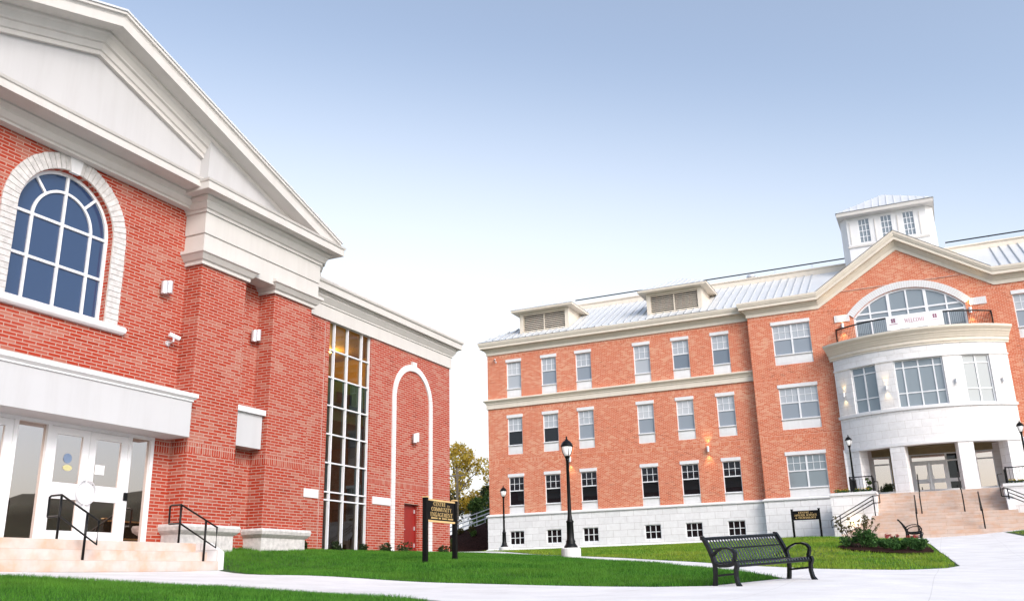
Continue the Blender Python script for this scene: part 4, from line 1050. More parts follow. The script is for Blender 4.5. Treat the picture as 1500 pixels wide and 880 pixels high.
# ------------------------------------------------------------------ lettering
def glyph(ch):
    """serif capitals: list of convex quads in unit height; returns (quads, width)"""
    T, t = .13, .055; q = []
    def ln(x0, y0, x1, y1, w0):
        q.append([(x0-w0/2, y0), (x0+w0/2, y0), (x1+w0/2, y1), (x1-w0/2, y1)])
    def hb(x0, x1, y, w0=.06): q.append([(x0, y), (x1, y), (x1, y+w0), (x0, y+w0)])
    def sf_(x, y, w=.15): hb(x-w, x+w, y, .045)
    def ringq(cx, rx, a0, a1, n=20, ry=.5, cy=.5, inr=.62):
        for i in range(n):
            u0 = a0+(a1-a0)*i/n; u1 = a0+(a1-a0)*(i+1)/n
            q.append([(cx+rx*math.cos(u0), cy+ry*math.sin(u0)), (cx+rx*math.cos(u1), cy+ry*math.sin(u1)), (cx+rx*inr*math.cos(u1), cy+ry*.90*math.sin(u1)), (cx+rx*inr*math.cos(u0), cy+ry*.90*math.sin(u0))])
    W = .7
    if ch in 'ELF':
        ln(.2, 0, .2, 1, T); hb(.05, .35, 0, .045); hb(.05, .35, .955, .045)
        if ch in 'EL': hb(.2, .66, 0); ln(.64, 0, .66, .24, .04)
        if ch in 'EF': hb(.2, .62, .94); ln(.61, .76, .61, 1, .04); hb(.2, .50, .48); ln(.5, .38, .5, .62, .04)
    elif ch == 'C': ringq(.45, .42, R_(48), R_(318)); ln(.74, .68, .74, .98, .05); W = .82
    elif ch == 'G': ringq(.45, .42, R_(48), R_(330)); ln(.74, .68, .74, .98, .05); ln(.74, .05, .74, .44, T); hb(.58, .88, .42, .045); W = .92
    elif ch == 'O': ringq(.46, .44, 0, 2*math.pi, 28); W = .92
    elif ch == 'N': ln(.14, 0, .14, 1, t); ln(.14, 1, .78, 0, T*1.1); ln(.80, 0, .80, 1, t); sf_(.14, 0); sf_(.14, .955); sf_(.80, .955); W = .95
    elif ch == 'T': ln(.4, 0, .4, 1, T); sf_(.4, 0); hb(.03, .77, .94); ln(.05, .74, .05, 1, .04); ln(.75, .74, .75, 1, .04); W = .8
    elif ch in 'RPBD':
        ln(.2, 0, .2, 1, T); hb(.05, .35, 0, .045); hb(.05, .3, .955, .045)
        if ch in 'RP': ringq(.34, .30, -math.pi/2, math.pi/2, 12, .26, .74); hb(.2, .36, .94, .06); hb(.2, .36, .48, .06)
        if ch == 'R': ln(.38, .5, .72, 0, T); W = .82
        if ch == 'D': ringq(.34, .48, -math.pi/2, math.pi/2, 16); hb(.2, .36, .94); hb(.2, .36, 0); W = .9
    elif ch == 'M': ln(.14, 0, .18, 1, t); ln(.18, 1, .52, .05, T); ln(.52, .05, .88, 1, t); ln(.90, 1, .92, 0, T); sf_(.14, 0, .12); sf_(.92, 0, .15); W = 1.08
    elif ch == 'W': ln(.08, 1, .34, 0, T); ln(.34, 0, .58, 1, t); ln(.58, 1, .84, 0, T); ln(.84, 0, 1.08, 1, t); sf_(.08, .955, .13); sf_(1.08, .955, .12); W = 1.18
    elif ch == 'U': ln(.16, .25, .16, 1, T); ln(.74, .25, .74, 1, t); ringq(.45, .36, math.pi, 2*math.pi, 14, .30, .30); sf_(.16, .955); sf_(.74, .955, .12); W = .9
    elif ch == 'I': ln(.2, 0, .2, 1, T); sf_(.2, 0); sf_(.2, .955); W = .42
    elif ch == 'H': ln(.2, 0, .2, 1, T); ln(.74, 0, .74, 1, T); hb(.2, .74, .48); [sf_(x, y) for x in (.2, .74) for y in (0, .955)]; W = .95
    elif ch == 'Y': ln(.4, 0, .4, .48, T); ln(.4, .45, .08, 1, T); ln(.4, .45, .72, 1, t); sf_(.4, 0); sf_(.1, .955); sf_(.72, .955, .12); W = .8
    elif ch == 'A': ln(.08, 0, .40, 1, t); ln(.42, 1, .76, 0, T); hb(.2, .62, .33); sf_(.08, 0, .1); sf_(.76, 0); W = .84
    elif ch == 'S':
        P = [(.60, .80), (.50, .93), (.32, .96), (.15, .86), (.15, .70), (.30, .57), (.48, .47), (.62, .34), (.60, .14), (.42, .03), (.22, .05), (.08, .22)]
        ws_ = [.05, .06, .06, .1, .13, .15, .15, .13, .1, .06, .06, .05]
        for i in range(11):
            d = Vector((P[i+1][0]-P[i][0], P[i+1][1]-P[i][1])).normalized(); n = Vector((-d.y, d.x))
            q.append([(P[i][0]+n.x*ws_[i]/2, P[i][1]+n.y*ws_[i]/2), (P[i+1][0]+n.x*ws_[i+1]/2, P[i+1][1]+n.y*ws_[i+1]/2), (P[i+1][0]-n.x*ws_[i+1]/2, P[i+1][1]-n.y*ws_[i+1]/2), (P[i][0]-n.x*ws_[i]/2, P[i][1]-n.y*ws_[i]/2)])
        W = .7
    elif ch == '&':
        ringq(.36, .19, 0, 2*math.pi, 16, .22, .78); ringq(.34, .30, R_(100), R_(350), 16, .28, .28); ln(.22, .66, .76, 0, T); ln(.66, .18, .80, .5, t); W = .9
    elif ch == 'f': ln(.16, -.2, .30, .62, .09); hb(.06, .46, .46, .06); ln(.30, .62, .46, .74, .09); W = .42
    elif ch == 'o': ringq(.24, .22, 0, 2*math.pi, 16, .26, .25); W = .5
    elif ch == 'r': ln(.10, 0, .20, .5, .1); ln(.2, .36, .42, .46, .1); W = .46
    elif ch == ' ': W = .4
    return q, W
def lettering(mb, s, cx, z, h, maxw, frame, y=0.0):
    """frame(u, v) -> 3D point; centred at cx; width squeezed to maxw"""
    gl = [glyph(c) for c in s]; tot = sum(w_+.06 for _, w_ in gl)
    k_ = maxw/(tot); u = cx-maxw/2
    for qs, w_ in gl:
        for Q in qs: mb.add([frame(u+x*k_, z+yy*h) for x, yy in Q], [(0, 1, 2, 3)])
        u += (w_+.06)*k_
    return mb
# banner on the balcony rail
bn = thing('welcome_banner', 'long white banner reading WELCOME hung on the balcony railing', 'banner', apt(0, rr_+.06, 13.5))
rb = rr_+.06; b0, b1 = -1.46, 1.56
def bfr(u, v, o=0.0): t = (u-PC[0])/rb; return apt(t, rb+o+.012*math.sin(u*7), v)
m = MB(); nn = 24
vs = []; 
for i in range(nn+1):
    u = b0+(b1-b0)*i/nn; sag = .035*abs(math.sin(u*3.1))
    for v in (13.12+sag, 13.96): vs.append(bfr(u, v)); vs.append(bfr(u, v, -.01))
fs = []
for i in range(nn):
    o = i*4; q = o+4; fs += [(o, q, q+2, o+2), (o+1, o+3, q+3, q+1), (o+2, q+2, q+3, o+3), (o, o+1, q+1, q)]
m.add(vs, fs).build('cloth', 'banner_white', bn)
m = MB(); lettering(m, 'WELCOME', .06, 13.46, .25, 1.08, lambda u, v: bfr(u, v, .012)); m.build('lettering', 'maroon_pale', bn)
for cx_ in (-1.08, 1.12):
    m = MB()
    for dx in (-.105, .015):
        for dz in (0, .12): m.add([bfr(cx_+a_, 13.58+dz+b_, .012) for a_, b_ in ((dx, 0), (dx+.09, 0), (dx+.09, .10), (dx, .10))], [(0, 1, 2, 3)])
    m.build('emblem', 'maroon', bn)
    m = MB()
    for i in range(9): m.add([bfr(cx_-.22+i*.05+a_, 13.46+b_, .012) for a_, b_ in ((0, 0), (.035, 0), (.035, .035), (0, .035))], [(0, 1, 2, 3)])
    m.build('small_print', 'maroon_pale', bn)

# signs
def sign(name, label, base, rz, W, Hh, ph, lines, post=.10, trim=True, small=False):
    t = thing(name, label, 'sign', base, rz)
    for s in (-1, 1):
        MB().box(s*W/2-post/2, s*W/2+post/2, -post/2, post/2, -.25, Hh).build('post', 'sign_black', t, local=True)
        MB().box(s*W/2-post/2-.012, s*W/2+post/2+.012, -post/2-.012, post/2+.012, Hh+.003, Hh+.03).build('post_cap', 'gold_trim' if trim else 'sign_black', t, local=True)
    z0 = Hh-ph; x0, x1 = -W/2+post/2, W/2-post/2
    MB().box(x0, x1, -.03, .03, z0, Hh-.06).build('panel', 'sign_black', t, local=True)
    if trim:
        m = MB().box(x0, x1, -.036, .036, Hh-.058, Hh-.02).box(x0, x1, -.036, .036, z0-.045, z0-.002); m.build('trim_strip', 'gold_trim', t, local=True)
    m = MB()
    for s, z, h, wd, cx in lines: lettering(m, s, cx, z0+z, h, wd, lambda u, v: (u, -.034, v))
    if small:
        for (a_, b_) in ((-.50, -.22), (-.14, -.05), (.02, .24), (.30, .55)):
            u = a_
            while u < b_: m.add([(u, -.034, z0+.035), (u+.022, -.034, z0+.035), (u+.022, -.034, z0+.065), (u, -.034, z0+.065)], [(0, 1, 2, 3)]); u += .034
    m.build('lettering', 'gold', t, local=True)
    return t
sign('campus_sign', 'black post sign with gold lettering CENTRE for COMMUNITY ENGAGEMENT on the near lawn', (-10.95, 19.33, .42), R_(90), 1.42, 1.45, .50,
     [('CENTRE', .335, .092, .58, -.10), ('for', .335, .06, .14, .34), ('COMMUNITY', .212, .092, .98, 0), ('ENGAGEMENT', .088, .095, 1.08, 0)], small=True)
sign('campus_sign', 'smaller black post sign reading CENTRE for APPLIED SCIENCE & TECHNOLOGY before the white stone base', (-6.36, 48.5, 1.62), 0, 1.32, 1.40, .52,
     [('CENTRE', .32, .09, .52, -.08), ('for', .32, .06, .14, .30), ('APPLIED SCIENCE', .195, .09, 1.10, 0), ('& TECHNOLOGY', .07, .09, 1.02, 0)], trim=False)

# ------------------------------------------------------------------ lamps
def lamp_build(label, loc, with_base=True, sc=1.0):
    t = thing('street_lamp', label, 'street lamp', loc, group='black acorn street lamps')
    zb = .29 if with_base else 0
    if with_base:
        MB().lathe([(.30, -.4), (.30, .26), (.28, .29)], (0, 0, 0), 20).build('concrete_base', 'trim_white', t, local=True, smooth=False)
    pf = [(.21, 0), (.21, .05), (.19, .07), (.155, .12), (.14, .16), (.15, .20), (.125, .24), (.115, .30), (.105, .75), (.12, .77), (.12, .80), (.085, .83), (.075, .90), (.068, .95), (.062, 1.0), (.046, 2.64), (.06, 2.66), (.06, 2.70), (.04, 2.72)]
    MB().lathe([(r, z+zb) for r, z in pf], (0, 0, 0), 14).build('pole', 'black_metal', t, local=True, smooth=True)
    hz_ = lambda z: 3.42-(3.42-z)*.86+zb
    hp = lambda L: [(r*.88, hz_(z)) for r, z in L]
    m = MB().lathe(hp([(.05, 2.58), (.085, 2.63), (.10, 2.68), (.07, 2.70)]), (0, 0, 0), 14)
    for k_ in range(4):
        a_ = math.pi/4+k_*math.pi/2; m.tube([(r*math.cos(a_), r*math.sin(a_), z) for r, z in hp([(.10, 2.68), (.17, 2.82), (.205, 2.96), (.205, 3.06)])], .011, 5)
    cg = m.build('cage', 'black_metal', t, local=True)
    MB().lathe(hp([(.05, 2.70), (.09, 2.70), (.14, 2.80), (.175, 2.92), (.185, 3.02), (.17, 3.05)]), (0, 0, 0), 16).build('globe', 'lamp_glass', t, local=True, smooth=True)
    MB().lathe(hp([(.19, 3.03), (.225, 3.04), (.225, 3.08), (.205, 3.10), (.17, 3.18), (.11, 3.245), (.06, 3.27), (.055, 3.30), (.03, 3.31), (.025, 3.35), (.035, 3.38), (.01, 3.42)]), (0, 0, 0), 16).build('cap', 'black_metal', t, local=True, smooth=True)
    t.scale = (sc, sc, sc); return t
lamp_build('tall black street lamp on a round concrete base in the middle of the lawn', (-10.2, 25.85, .56), True, .97)
lamp_build('farther black street lamp on a concrete base near the left corner of the college building', (-21.62, 45.1, 1.37), True, .95)
lamp_build('black street lamp standing on the white planter left of the porch', (-4.22, 53.0, 3.93), False, .95)
lamp_build('black street lamp at the right edge beside the porch column', (4.16, 53.0, 3.93), False, .96)

# ------------------------------------------------------------------ benches
def make_bench(label, loc, rz, L=1.72, tilt=0.0):
    t = thing('park_bench', label, 'bench', loc, rz, group='black slatted metal benches')
    t.rotation_euler = (0, tilt, rz)
    def prof(s, fn): return [(s*L/2, y, z) for y, z in fn]
    for s in (-1, 1):
        x = s*L/2
        m = MB()
        m.bar([(x, -.06, .02), (x, -.03, .10), (x, .0, .25), (x, .01, .40), (x, -.02, .52), (x, -.10, .68), (x, -.17, .79), (x, -.215, .845), (x, -.255, .845)], .055, [.075, .065, .06, .065, .07, .06, .055, .06, .07], (1, 0, 0))
        m.bar([(x, .545, .02), (x, .50, .09), (x, .475, .20), (x, .49, .30), (x, .525, .38), (x, .52, .43)], .055, [.085, .06, .055, .06, .075, .05], (1, 0, 0))
        m.bar([(x, .0, .41), (x, .15, .375), (x, .33, .375), (x, .50, .41)], .05, .05, (1, 0, 0))
        m.bar([(x, .01, .22), (x, .25, .235), (x, .48, .245)], .035, .035, (1, 0, 0))
        m.box(x-.05, x+.05, -.10, .0, 0, .03); m.box(x-.05, x+.05, .50, .60, 0, .03)
        m.build('end_frame', 'bench_metal', t, local=True)
        MB().bar([(x, -.03, .535), (x, .08, .61), (x, .22, .655), (x, .36, .655), (x, .46, .625), (x, .51, .575), (x, .505, .52), (x, .47, .46), (x, .46, .42)], .055, [.05, .03, .03, .035, .04, .045, .05, .045, .04], (1, 0, 0)).build('armrest', 'bench_metal', t, local=True)
    n = 25; mb_, ms_ = MB(), MB()
    for i in range(n):
        x = -L/2+.06+(L-.12)*i/(n-1)
        mb_.bar([(x, -.19, .81), (x, -.12, .70), (x, -.04, .56), (x, .0, .46), (x, .05, .415)], .032, .008, (1, 0, 0))
        ms_.bar([(x, .05, .415), (x, .18, .40), (x, .36, .405), (x, .47, .425), (x, .515, .415), (x, .53, .37)], .032, .008, (1, 0, 0))
    mb_.build('backrest_slats', 'bench_slat', t, local=True); ms_.build('seat_slats', 'bench_slat', t, local=True)
    m = MB().tube([(-L/2, -.205, .825), (L/2, -.205, .825)], .028, 8).tube([(-L/2, -.09, .65), (L/2, -.09, .65)], .014, 6).tube([(-L/2, .03, .42), (L/2, .03, .42)], .018, 6).tube([(-L/2, .525, .365), (L/2, .525, .365)], .020, 6)
    m.build('cross_rails', 'bench_metal', t, local=True)
    return t
make_bench('large black slatted metal bench in the foreground at the tip of the lawn', (-2.86, 15.08, -.193), R_(56)-math.pi, 1.76, .045).scale = (.92, .92, .92)
make_bench('small distant black bench seen end-on beside the flower bed', (-1.42, 38.9, .95), R_(-90), 1.7)

# ------------------------------------------------------------------ wall lamps and cameras
def wall_light(label, P, nrm, lit=True, size=1.0, e=6):
    t = thing('wall_lamp', label, 'wall lamp', P, group='cylinder wall lamps')
    n = Vector(nrm)
    c = n*.14*size
    MB().lathe([(.085*size, -.17*size), (.085*size, .17*size)], (c.x, c.y, 0), 14).build('shade', 'lamp_silver', t, local=True)
    a_ = n*.0; b_ = n*.07*size
    MB().tube([(0, 0, 0), (b_.x, b_.y, 0)], .06*size, 8).build('bracket', 'lamp_silver', t, local=True)
    if lit:
        MB().lathe([(.07*size, .171*size), (.07*size, .176*size)], (c.x, c.y, 0), 12).build('lens', 'lit_lens', t, local=True)
        for s in (1, -1):
            ld = bpy.data.lights.new('glow', 'SPOT'); ld.energy = e; ld.color = (1, .66, .25); ld.spot_size = R_(75); ld.spot_blend = .7; ld.shadow_soft_size = .04
            lo = bpy.data.objects.new('glow', ld); COL.objects.link(lo); lo.parent = t; lo.location = (c.x, c.y, s*.22*size)
            lo.rotation_euler = (0, 0, 0) if s < 0 else (math.pi, 0, 0)
    return t
def wall_light_left(label, P):
    t = thing('wall_lamp', label, 'wall lamp', P, group='twin cylinder wall lamps on the hall')
    for dy, zz in ((-.075, -.03), (.075, .02)): MB().lathe([(.075, -.15+zz), (.075, .15+zz)], (.13, dy, 0), 14).build('shade', 'lamp_silver', t, local=True)
    MB().box(0, .09, -.05, .05, -.06, .06).build('bracket', 'lamp_silver', t, local=True)
wall_light_left('twin cylinder wall lamp right of the arched window', (HW, 15.02, 6.82))
wall_light_left('twin cylinder wall lamp between the two brick pilasters', (HW, 18.22, 6.37))
wall_light_left('twin cylinder wall lamp inside the white blind arch above the red door', (HW, 26.5, 4.68))
wall_light('lit wall lamp behind the tall street lamp, between two ground floor windows', (-22.25, FY, 7.58), (0, -1, 0), e=22)
wall_light('lit wall lamp on the brick above and left of the second black sign', (-12.9, FY, 7.53), (0, -1, 0), e=22)
wall_light('lit wall lamp under the left ear of the balcony arch', (-3.95, BY, 14.18), (0, -1, 0), .8, e=16)
wall_light('lit wall lamp under the right ear of the balcony arch', (3.05, BY, 14.18), (0, -1, 0), .8, e=16)
for x, nm in ((-4.28, 'outermost left pier of the curved porch'), (-1.93, 'porch pier left of the wide centre window'), (1.62, 'porch pier right of the wide centre window'), (3.93, 'outermost right pier of the curved porch')):
    sn = (x-PC[0])/PR; th = math.asin(sn)
    wall_light('pale wall lamp on the '+nm, (PC[0]+PR*sn, PC[1]-PR*math.cos(th), 9.85), (sn, -math.cos(th), 0), True, .75, e=8)
bl_ = thing('block_lamp', 'small round lit lamp low on the left planter block behind the bush', 'lamp', (-4.32, 51.16, 2.42))
MB().lathe([(.12, -.04), (.12, .04)], (0, -.05, 0), 12).build('lens', 'lit_lens', bl_, local=True)
ld = bpy.data.lights.new('glow', 'POINT'); ld.energy = 3; ld.color = (1, .8, .5); ld.shadow_soft_size = .08
lo = bpy.data.objects.new('glow', ld); COL.objects.link(lo); lo.parent = bl_; lo.location = (0, -.3, 0)
def camera_unit(label, P, n, d):
    t = thing('security_camera', label, 'security camera', P); n = Vector(n); d = Vector(d).normalized()
    MB().tube([(0, 0, 0), tuple(n*.04)], .07, 10).build('mount', 'lamp_silver', t, local=True)
    k1 = n*.2+Vector((0, 0, .02)); k2 = k1+Vector((0, 0, .13))
    MB().tube([tuple(n*.03), tuple(k1), tuple(k2)], .025, 8).build('arm', 'lamp_silver', t, local=True)
    MB().tube([tuple(k2-d*.12), tuple(k2+d*.15)], .055, 10).build('body', 'frame_white', t, local=True)
    MB().tube([tuple(k2+d*.151), tuple(k2+d*.165)], .045, 10).build('lens', 'black_metal', t, local=True)
camera_unit('white security camera on the brick beside the first pilaster, above the canopy', (HW, 15.3, 5.52), (1, 0, 0), (.35, .9, -.3))
camera_unit('tiny white security camera under the cornice at the left corner of the college building', (-27.7, FY, 14.95), (0, -1, 0), (.3, -.8, -.4))

# ------------------------------------------------------------------ slope, stairs, far things in the gap
def ztop(x): return 3.40+(x+35.5)*.27
m = MB(); nx, ny = 60, 14
xs = np.linspace(-52, -28.4, nx); vs = []; fs = []
for i, x in enumerate(xs):
    for j in range(ny):
        v = j/(ny-1); y = 59.2+5.2*v; zt = max(2.4, ztop(min(x, -28)))
        vs.append((x, y, 1.72+(zt-1.72)*(v**.9)+.05*random.random()))
for i in range(nx-1):
    for j in range(ny-1): o = i*ny+j; fs.append((o, o+ny, o+ny+1, o+1))
m.add(vs, fs).build('mulch_slope', 'mulch', None, smooth=True, kind='structure')
m = MB(); vs = []; fs = []
for i, x in enumerate(np.linspace(-80, -24, 15)):
    for y, dz in ((64.3, -.05), (70, .3), (90, 1.2), (130, 2.5), (200, 3)): vs.append((x, y, max(2.4, ztop(min(x, -28)))+dz))
for i in range(14):
    for j in range(4): o = i*5+j; fs.append((o, o+5, o+6, o+1))
m.add(vs, fs).build('hillside', 'soil_grass', None, smooth=True, kind='structure')
st = thing('outdoor_stair', 'pale concrete stair climbing the mulch slope between the two buildings', 'stairs', (-33.5, 65.6, 3.8))
m = MB()
for i in range(24):
    x = -39+i*.5; z = ztop(x); m.box(x, x+.5, 65.0, 66.4, z-1.2, z+.10)
m.build('treads', 'concrete', st)
m = MB(); m.prism([(-39, 64.9, ztop(-39)-.3), (-27, 64.9, ztop(-27)-.3), (-27, 64.9, ztop(-27)+.16), (-39, 64.9, ztop(-39)+.16)], (0, .1, 0)); m.build('stringer', 'trim_white', st)
for yy, lb in ((64.95, 'nearer white pipe railing along the outdoor stair on the slope'), (66.4, 'rear white pipe railing along the outdoor stair on the slope')):
    g = thing('stair_railing', lb, 'railing', (-33.5, yy, 4.5))
    m = MB()
    for dz in (.42, .75, 1.08): m.tube([(-39, yy, ztop(-39)+dz), (-29, yy, ztop(-29)+dz)], .035, 6)
    m.build('rails', 'trim_white', g)
    for x in np.arange(-38.5, -29, 1.25): MB().tube([(x, yy, ztop(x)), (x, yy, ztop(x)+1.08)], .03, 6).build('post', 'galvanised', g)
hz = thing('white_house', 'small white gabled house far behind among the trees', 'house', (-57, 112, 6))
MB().box(-60, -53.5, 112, 119, 4, 9.0).build('wall', 'siding', hz)
MB().prism([(-60.4, 111.6, 9.0), (-53.1, 111.6, 9.0), (-56.75, 111.6, 11.2)], (0, 8, 0)).build('roof', 'roof_dark', hz)
MB().box(-57.4, -56.2, 111.96, 112.02, 6.6, 8.0).build('window', 'glass_dark', hz)
up_ = thing('utility_pole', 'tall pale wooden utility pole behind the first sign', 'pole', (-37.7, 69.5, 3))
MB().tube([(-37.7, 69.5, 2.5), (-37.7, 69.5, 9.3)], [.13, .10], 8).build('pole', 'wood_pole', up_)
MB().box(-38.5, -36.9, 69.42, 69.52, 8.6, 8.72).build('cross_arm', 'wood_pole', up_)

# ------------------------------------------------------------------ vegetation
def leaf_cloud(name, centers, radii, n, size, mat, parent=None, squash=.8, kind=None, jitter=.5):
    centers = np.array(centers, float); radii = np.array(radii, float)
    wgt = radii**2; idx = rng.choice(len(centers), n, p=wgt/wgt.sum())
    d = rng.normal(size=(n, 3)); d /= np.linalg.norm(d, axis=1)[:, None]
    rad = radii[idx]*rng.uniform(.25, 1.0, n)**.5*(1+.15*rng.normal(size=n))
    c = centers[idx]+d*rad[:, None]*np.array([1, 1, squash])
    a_ = rng.normal(size=(n, 3)); a_ /= np.linalg.norm(a_, axis=1)[:, None]
    b_ = np.cross(a_, rng.normal(size=(n, 3))); b_ /= np.linalg.norm(b_, axis=1)[:, None]
    s = size*rng.uniform(.6, 1.3, n)[:, None]
    v = np.stack([c-a_*s, c+b_*s*.5, c+a_*s, c-b_*s*.5], 1).reshape(-1, 3)
    f = np.arange(n*4).reshape(-1, 4)
    return rawmesh(name, v, f, mat, parent, kind)
def tree(label, base, height, crown_r, n, size, mat, nclump=26, trunk_r=.22, squash=.9, group=None, low=.35, cr=(.18, .36)):
    t = thing('tree', label, 'tree', base, group=group)
    b = Vector(base)
    m = MB(); m.tube([b, b+Vector((.1, 0, height*.35)), b+Vector((-.1, .1, height*.8))], [trunk_r, trunk_r*.75, trunk_r*.25], 8)
    cs, rs = [], []
    for i in range(nclump):
        u = rng.uniform(low, 1.0); rr = crown_r*math.sin(math.pi*min(1, (u-low)/(1-low)*.8+.17))
        an = rng.uniform(0, 2*math.pi); q = rr*math.sqrt(rng.uniform(.1, 1))
        p = b+Vector((q*math.cos(an), q*math.sin(an), height*u*.93)); cs.append(tuple(p)); rs.append(crown_r*rng.uniform(*cr))
        if i % 2 == 0:
            zb_ = b.z+height*max(.2, u*.55); m.tube([Vector((b.x, b.y, zb_)), (Vector((b.x, b.y, zb_))+p)/2+Vector((0, 0, .2)), p], [trunk_r*.4, trunk_r*.25, trunk_r*.1], 5)
    m.build('trunk', 'bark', t)
    leaf_cloud('crown', cs, rs, n, size, mat, t, squash)
    return t
tree('loose tree in golden backlit leaf colour rising between the two buildings', (-46.2, 85, 4.5), 9.6, 4.3, 6500, .17, 'leaf_backlit', 42, cr=(.14, .30), low=.30)
tree('dense olive tree low behind the stair railing', (-44.5, 78, 3.6), 5.2, 3.2, 4500, .17, 'leaf_olive', 26, low=.1)
tree('dark olive tree beside the hall corner behind the sign', (-48.5, 80, 3.6), 5.4, 3.0, 4000, .17, 'leaf_olive', 24, low=.1)
tree('bright green bushy tree by the left corner of the college building', (-38.9, 79, 4.6), 4.2, 2.4, 3600, .14, 'leaf_green', 22, low=.05)
tree('dark leafy tree beyond the outdoor stair', (-41.5, 84, 4.2), 5.0, 2.8, 3600, .16, 'leaf_dark', 22, low=.1)
# plants on the mulch slope
k_ = 0
for x, v in ((-34.9, .55), (-34.2, .8), (-33.6, .35), (-32.9, .7), (-32.2, .5), (-33.2, .15), (-34.5, .25), (-31.6, .8)):
    y = 59.2+5.2*v; z = 1.72+(ztop(x)-1.72)*v**.9
    o = leaf_cloud('slope_plant', [(x, y, z+.18), (x+.12, y, z+.3)], [.26, .2], 170, .10, 'leaf_rose' if k_ % 2 else 'leaf_green'); k_ += 1
    tag(o, 'small sparse young plant on the dark mulch slope between the buildings', 'plant', 'young plants on the mulch slope')
# rose bush and flower bed
rbz = h1(-2.75, 33.9)
rbush = thing('rose_bush', 'tall loose shrub with upright yellowish shoots in the mulch bed', 'shrub', (-2.75, 33.9, rbz))
cs, rs = [], []
m = MB()
for i in range(26):
    an = rng.uniform(0, 2*math.pi); q = .62*math.sqrt(rng.uniform()); hh = rng.uniform(.15, .55)
    cs.append((-2.75+q*math.cos(an), 33.9+q*math.sin(an), rbz+hh)); rs.append(rng.uniform(.12, .22))
leaf_cloud('foliage', cs, rs, 2600, .045, 'leaf_bush', rbush)
cs, rs = [], []
for i in range(15):
    an = rng.uniform(0, 2*math.pi); ln_ = rng.uniform(.75, 1.12); sp = rng.uniform(.25, .85)
    p0 = Vector((-2.75+.2*math.cos(an), 33.9+.2*math.sin(an), rbz)); p2 = Vector((-2.75+sp*math.cos(an), 33.9+sp*math.sin(an), rbz+ln_)); p1 = (p0+p2)/2+Vector((0, 0, .12))
    m.tube([p0, p1, p2], [.012, .009, .004], 5)
    for f in (.65, .8, .95): c_ = p1.lerp(p2, (f-.5)*2); cs.append(tuple(c_)); rs.append(.07)
leaf_cloud('shoots', cs, rs, 620, .04, 'leaf_rose', rbush)
m.build('stems', 'bark', rbush)
for i, (x, y, r, fl, lb) in enumerate([(-1.95, 33.2, .30, 0, 'round green shrub right of the tall shrub, near the bed middle'), (-1.75, 34.4, .30, 1, 'rear shrub with dull red blooms beside the small bench'), (-1.42, 32.9, .27, 0, 'green shrub in the bed with red blooms behind it'), (-1.12, 33.4, .30, 0, 'fresh green shrub in front of the small bench'), (-.82, 32.6, .32, 0, 'rightmost round green shrub at the corner of the bed'), (-1.15, 34.8, .26, 1, 'shrub with red blooms directly below the small bench'), (-1.6, 32.3, .2, 0, 'low green shrub at the front rim of the mulch bed')]):
    z = h1(x, y)+.05
    t = thing('flower_shrub', lb, 'shrub', (x, y, z), group='small shrubs in the mulch bed')
    r *= .85
    leaf_cloud('foliage', [(x+rng.uniform(-.5, .5)*r, y+rng.uniform(-.5, .5)*r, z+r*rng.uniform(.4, 1.1)) for _ in range(9)], [r*.55]*9, 900, .04, 'leaf_bush', t)
    if fl: leaf_cloud('blooms', [(x+rng.uniform(-.8, .8)*r, y-.1+rng.uniform(-.5, .5)*r, z+r*rng.uniform(1.2, 1.6)) for _ in range(8)], [.06]*8, 170, .035, 'petal_red', t)
# planter plants
for x, y, mt, lb in ((-4.75, 51.6, 'petal_yellow', 'yellow flowers on the left planter at its outer corner'), (-3.75, 51.75, 'petal_yellow', 'yellow flowers on the left planter behind the railing'), (3.5, 51.7, 'petal_yellow', 'flowers on the right planter behind the black railing')):
    t = thing('planter_plant', lb, 'plant', (x, y, 3.93))
    leaf_cloud('foliage', [(x+.14*i-.3, y, 4.02) for i in range(5)], [.14]*5, 260, .05, 'leaf_bush', t)
    leaf_cloud('blooms', [(x+.14*i-.3, y-.05, 4.10) for i in range(5)], [.10]*5, 90, .035, mt, t)
t = thing('planter_plant', 'upright leafy plant behind the left planter railing near the porch', 'plant', (-3.45, 52.2, 3.93))
leaf_cloud('foliage', [(-3.45, 52.2, 4.15), (-3.4, 52.2, 4.45), (-3.5, 52.2, 4.65)], [.16, .14, .1], 240, .06, 'leaf_green', t)
t = thing('porch_shrub', 'dark potted shrub in front of the left porch window', 'shrub', (-2.75, 56.6, 3.9))
leaf_cloud('foliage', [(-2.75+rng.uniform(-.35, .35), 56.6, 4.2+rng.uniform(0, .4)) for _ in range(10)], [.2]*10, 700, .06, 'leaf_dark', t)
MB().lathe([(.2, 3.9), (.26, 4.15), (.2, 4.15)], (-2.75, 56.6, 0), 12).build('pot', 'black_metal', t)
for y, r, lb in ((21.95, .16, 'small weed at the left foot of the tall glazed strip'), (23.3, .13, 'small weed at the right foot of the tall glazed strip'), (24.55, .20, 'low clump at the brick foot right of the tall glazed strip'), (25.72, .24, 'leafy clump at the foot of the wall left of the red door'), (28.2, .2, 'low clump at the brick foot right of the blind arch'), (20.4, .14, 'small weed beside the second stone pilaster base')):
    o = leaf_cloud('wall_plant', [(-15.85, y, .98+r*.3), (-15.85, y+r*.6, .95), (-15.82, y-r*.6, .95)], [r, r*.7, r*.7], 200, .05, 'leaf_dark')
    tag(o, lb, 'plant', 'small plants along the hall wall')

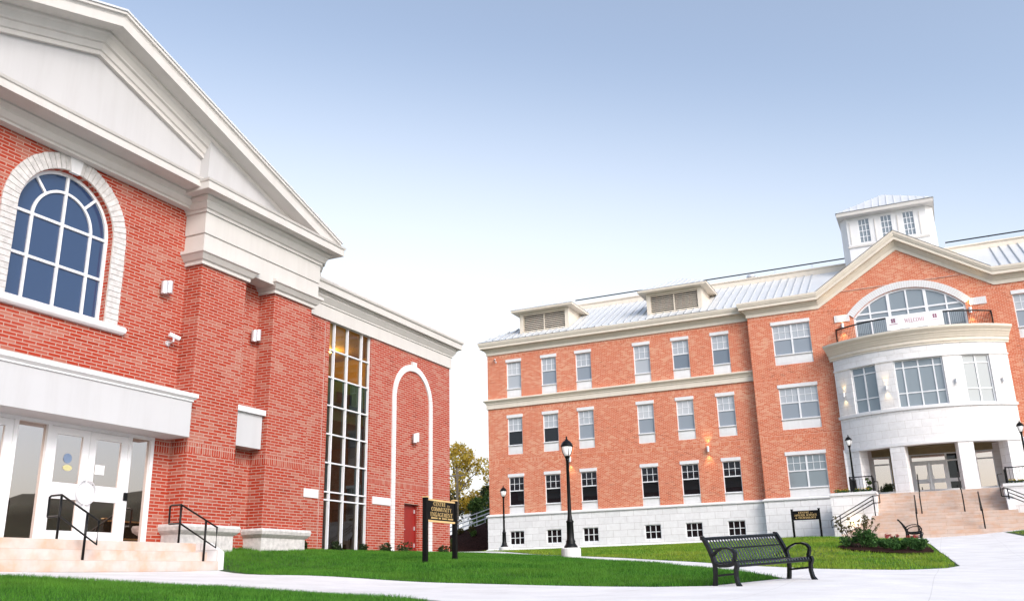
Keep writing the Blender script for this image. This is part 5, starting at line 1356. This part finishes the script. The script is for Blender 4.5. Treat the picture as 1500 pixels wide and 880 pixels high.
# grass
def blades(name, poly, n, hgt, wd, mat, label, avoid=(), clump=None):
    xs = [p[0] for p in poly]; ys = [p[1] for p in poly]
    out = []; got = 0
    while got < n:
        x = rng.uniform(min(xs), max(xs), n); y = rng.uniform(min(ys), max(ys), n)
        k_ = inside(poly, x, y)
        for a_ in avoid: k_ &= ~inside(a_, x, y)
        out.append(np.stack([x[k_], y[k_]], 1)); got += k_.sum()
    P = np.concatenate(out)[:n]; z = H(P[:, 0], P[:, 1])
    an = rng.uniform(0, 2*np.pi, n); h = hgt*rng.uniform(.55, 1.25, n)*(1+.35*np.sin(P[:, 0]*1.7+np.sin(P[:, 1]*2.3)*2)*.6)
    le = rng.normal(0, .45, (n, 2))*h[:, None]
    dx, dy = np.cos(an)*wd, np.sin(an)*wd
    v = np.stack([np.stack([P[:, 0]-dx, P[:, 1]-dy, z-.01], 1), np.stack([P[:, 0]+dx, P[:, 1]+dy, z-.01], 1), np.stack([P[:, 0]+le[:, 0], P[:, 1]+le[:, 1], z+h], 1)], 1).reshape(-1, 3)
    o = rawmesh(name, v, np.arange(n*3).reshape(-1, 3), mat)
    return tag(o, label, 'grass', kind='stuff')
LAWN1 = [(-14.1, 15.65), (-16.05, 15.75), (-16.05, 29.0), (-15.2, 30.0), (-12.75, 28.4), (-9.3, 25.15), (-6.5, 21.95), (-4.65, 19.45), (-3.4, 17.2), (-2.6, 15.95), (-3.5, 14.55), (-4.3, 14.42), (-5.8, 14.5), (-7.0, 14.5), (-8.9, 14.65), (-10.9, 14.6)]
LAWN2 = [(-1.35, 47.9), (-1.0, 40.4), (-2.35, 40.0), (-2.35, 37.8), (-.8, 37.8), (-.52, 35), (-.22, 30.8), (.05, 25.2), (.05, 24.4), (-.25, 23.4), (-1.1, 22.35), (-2.8, 22.6), (-4.2, 23.5), (-6.5, 25.8), (-10.5, 28.4), (-13.5, 30.8), (-17, 33.8), (-22, 40.3), (-27, 45), (-30, 58.8), (-28.6, 56.7), (-9.8, 56.7), (-9.6, 56.2), (-5.6, 56.2), (-5.5, 50.8), (-3.5, 48.2)]
LAWN3 = [(-15, 3), (-14.2, 3.9), (-12.6, 7.05), (-11.8, 8.5), (-9.7, 10.6), (-8, 10.4), (-6.2, 9.8), (-5.5, 9.45), (-5.2, 8.3), (-5.2, 4)]
LAWN4 = [(5.2, 49), (2.4, 47.0), (2.95, 42.8), (6.2, 34.2), (12, 30), (16, 45), (14, 55)]
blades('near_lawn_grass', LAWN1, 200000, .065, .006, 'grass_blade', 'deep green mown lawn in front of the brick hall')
blades('far_lawn_grass', LAWN2, 170000, .075, .011, 'grass_blade_far', 'bright green lawn in front of the college building', (BED,))
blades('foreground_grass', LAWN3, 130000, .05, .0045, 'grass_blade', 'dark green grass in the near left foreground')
blades('right_lawn_grass', LAWN4, 40000, .05, .009, 'grass_blade_far', 'corner of lawn right of the walkway to the porch stairs')
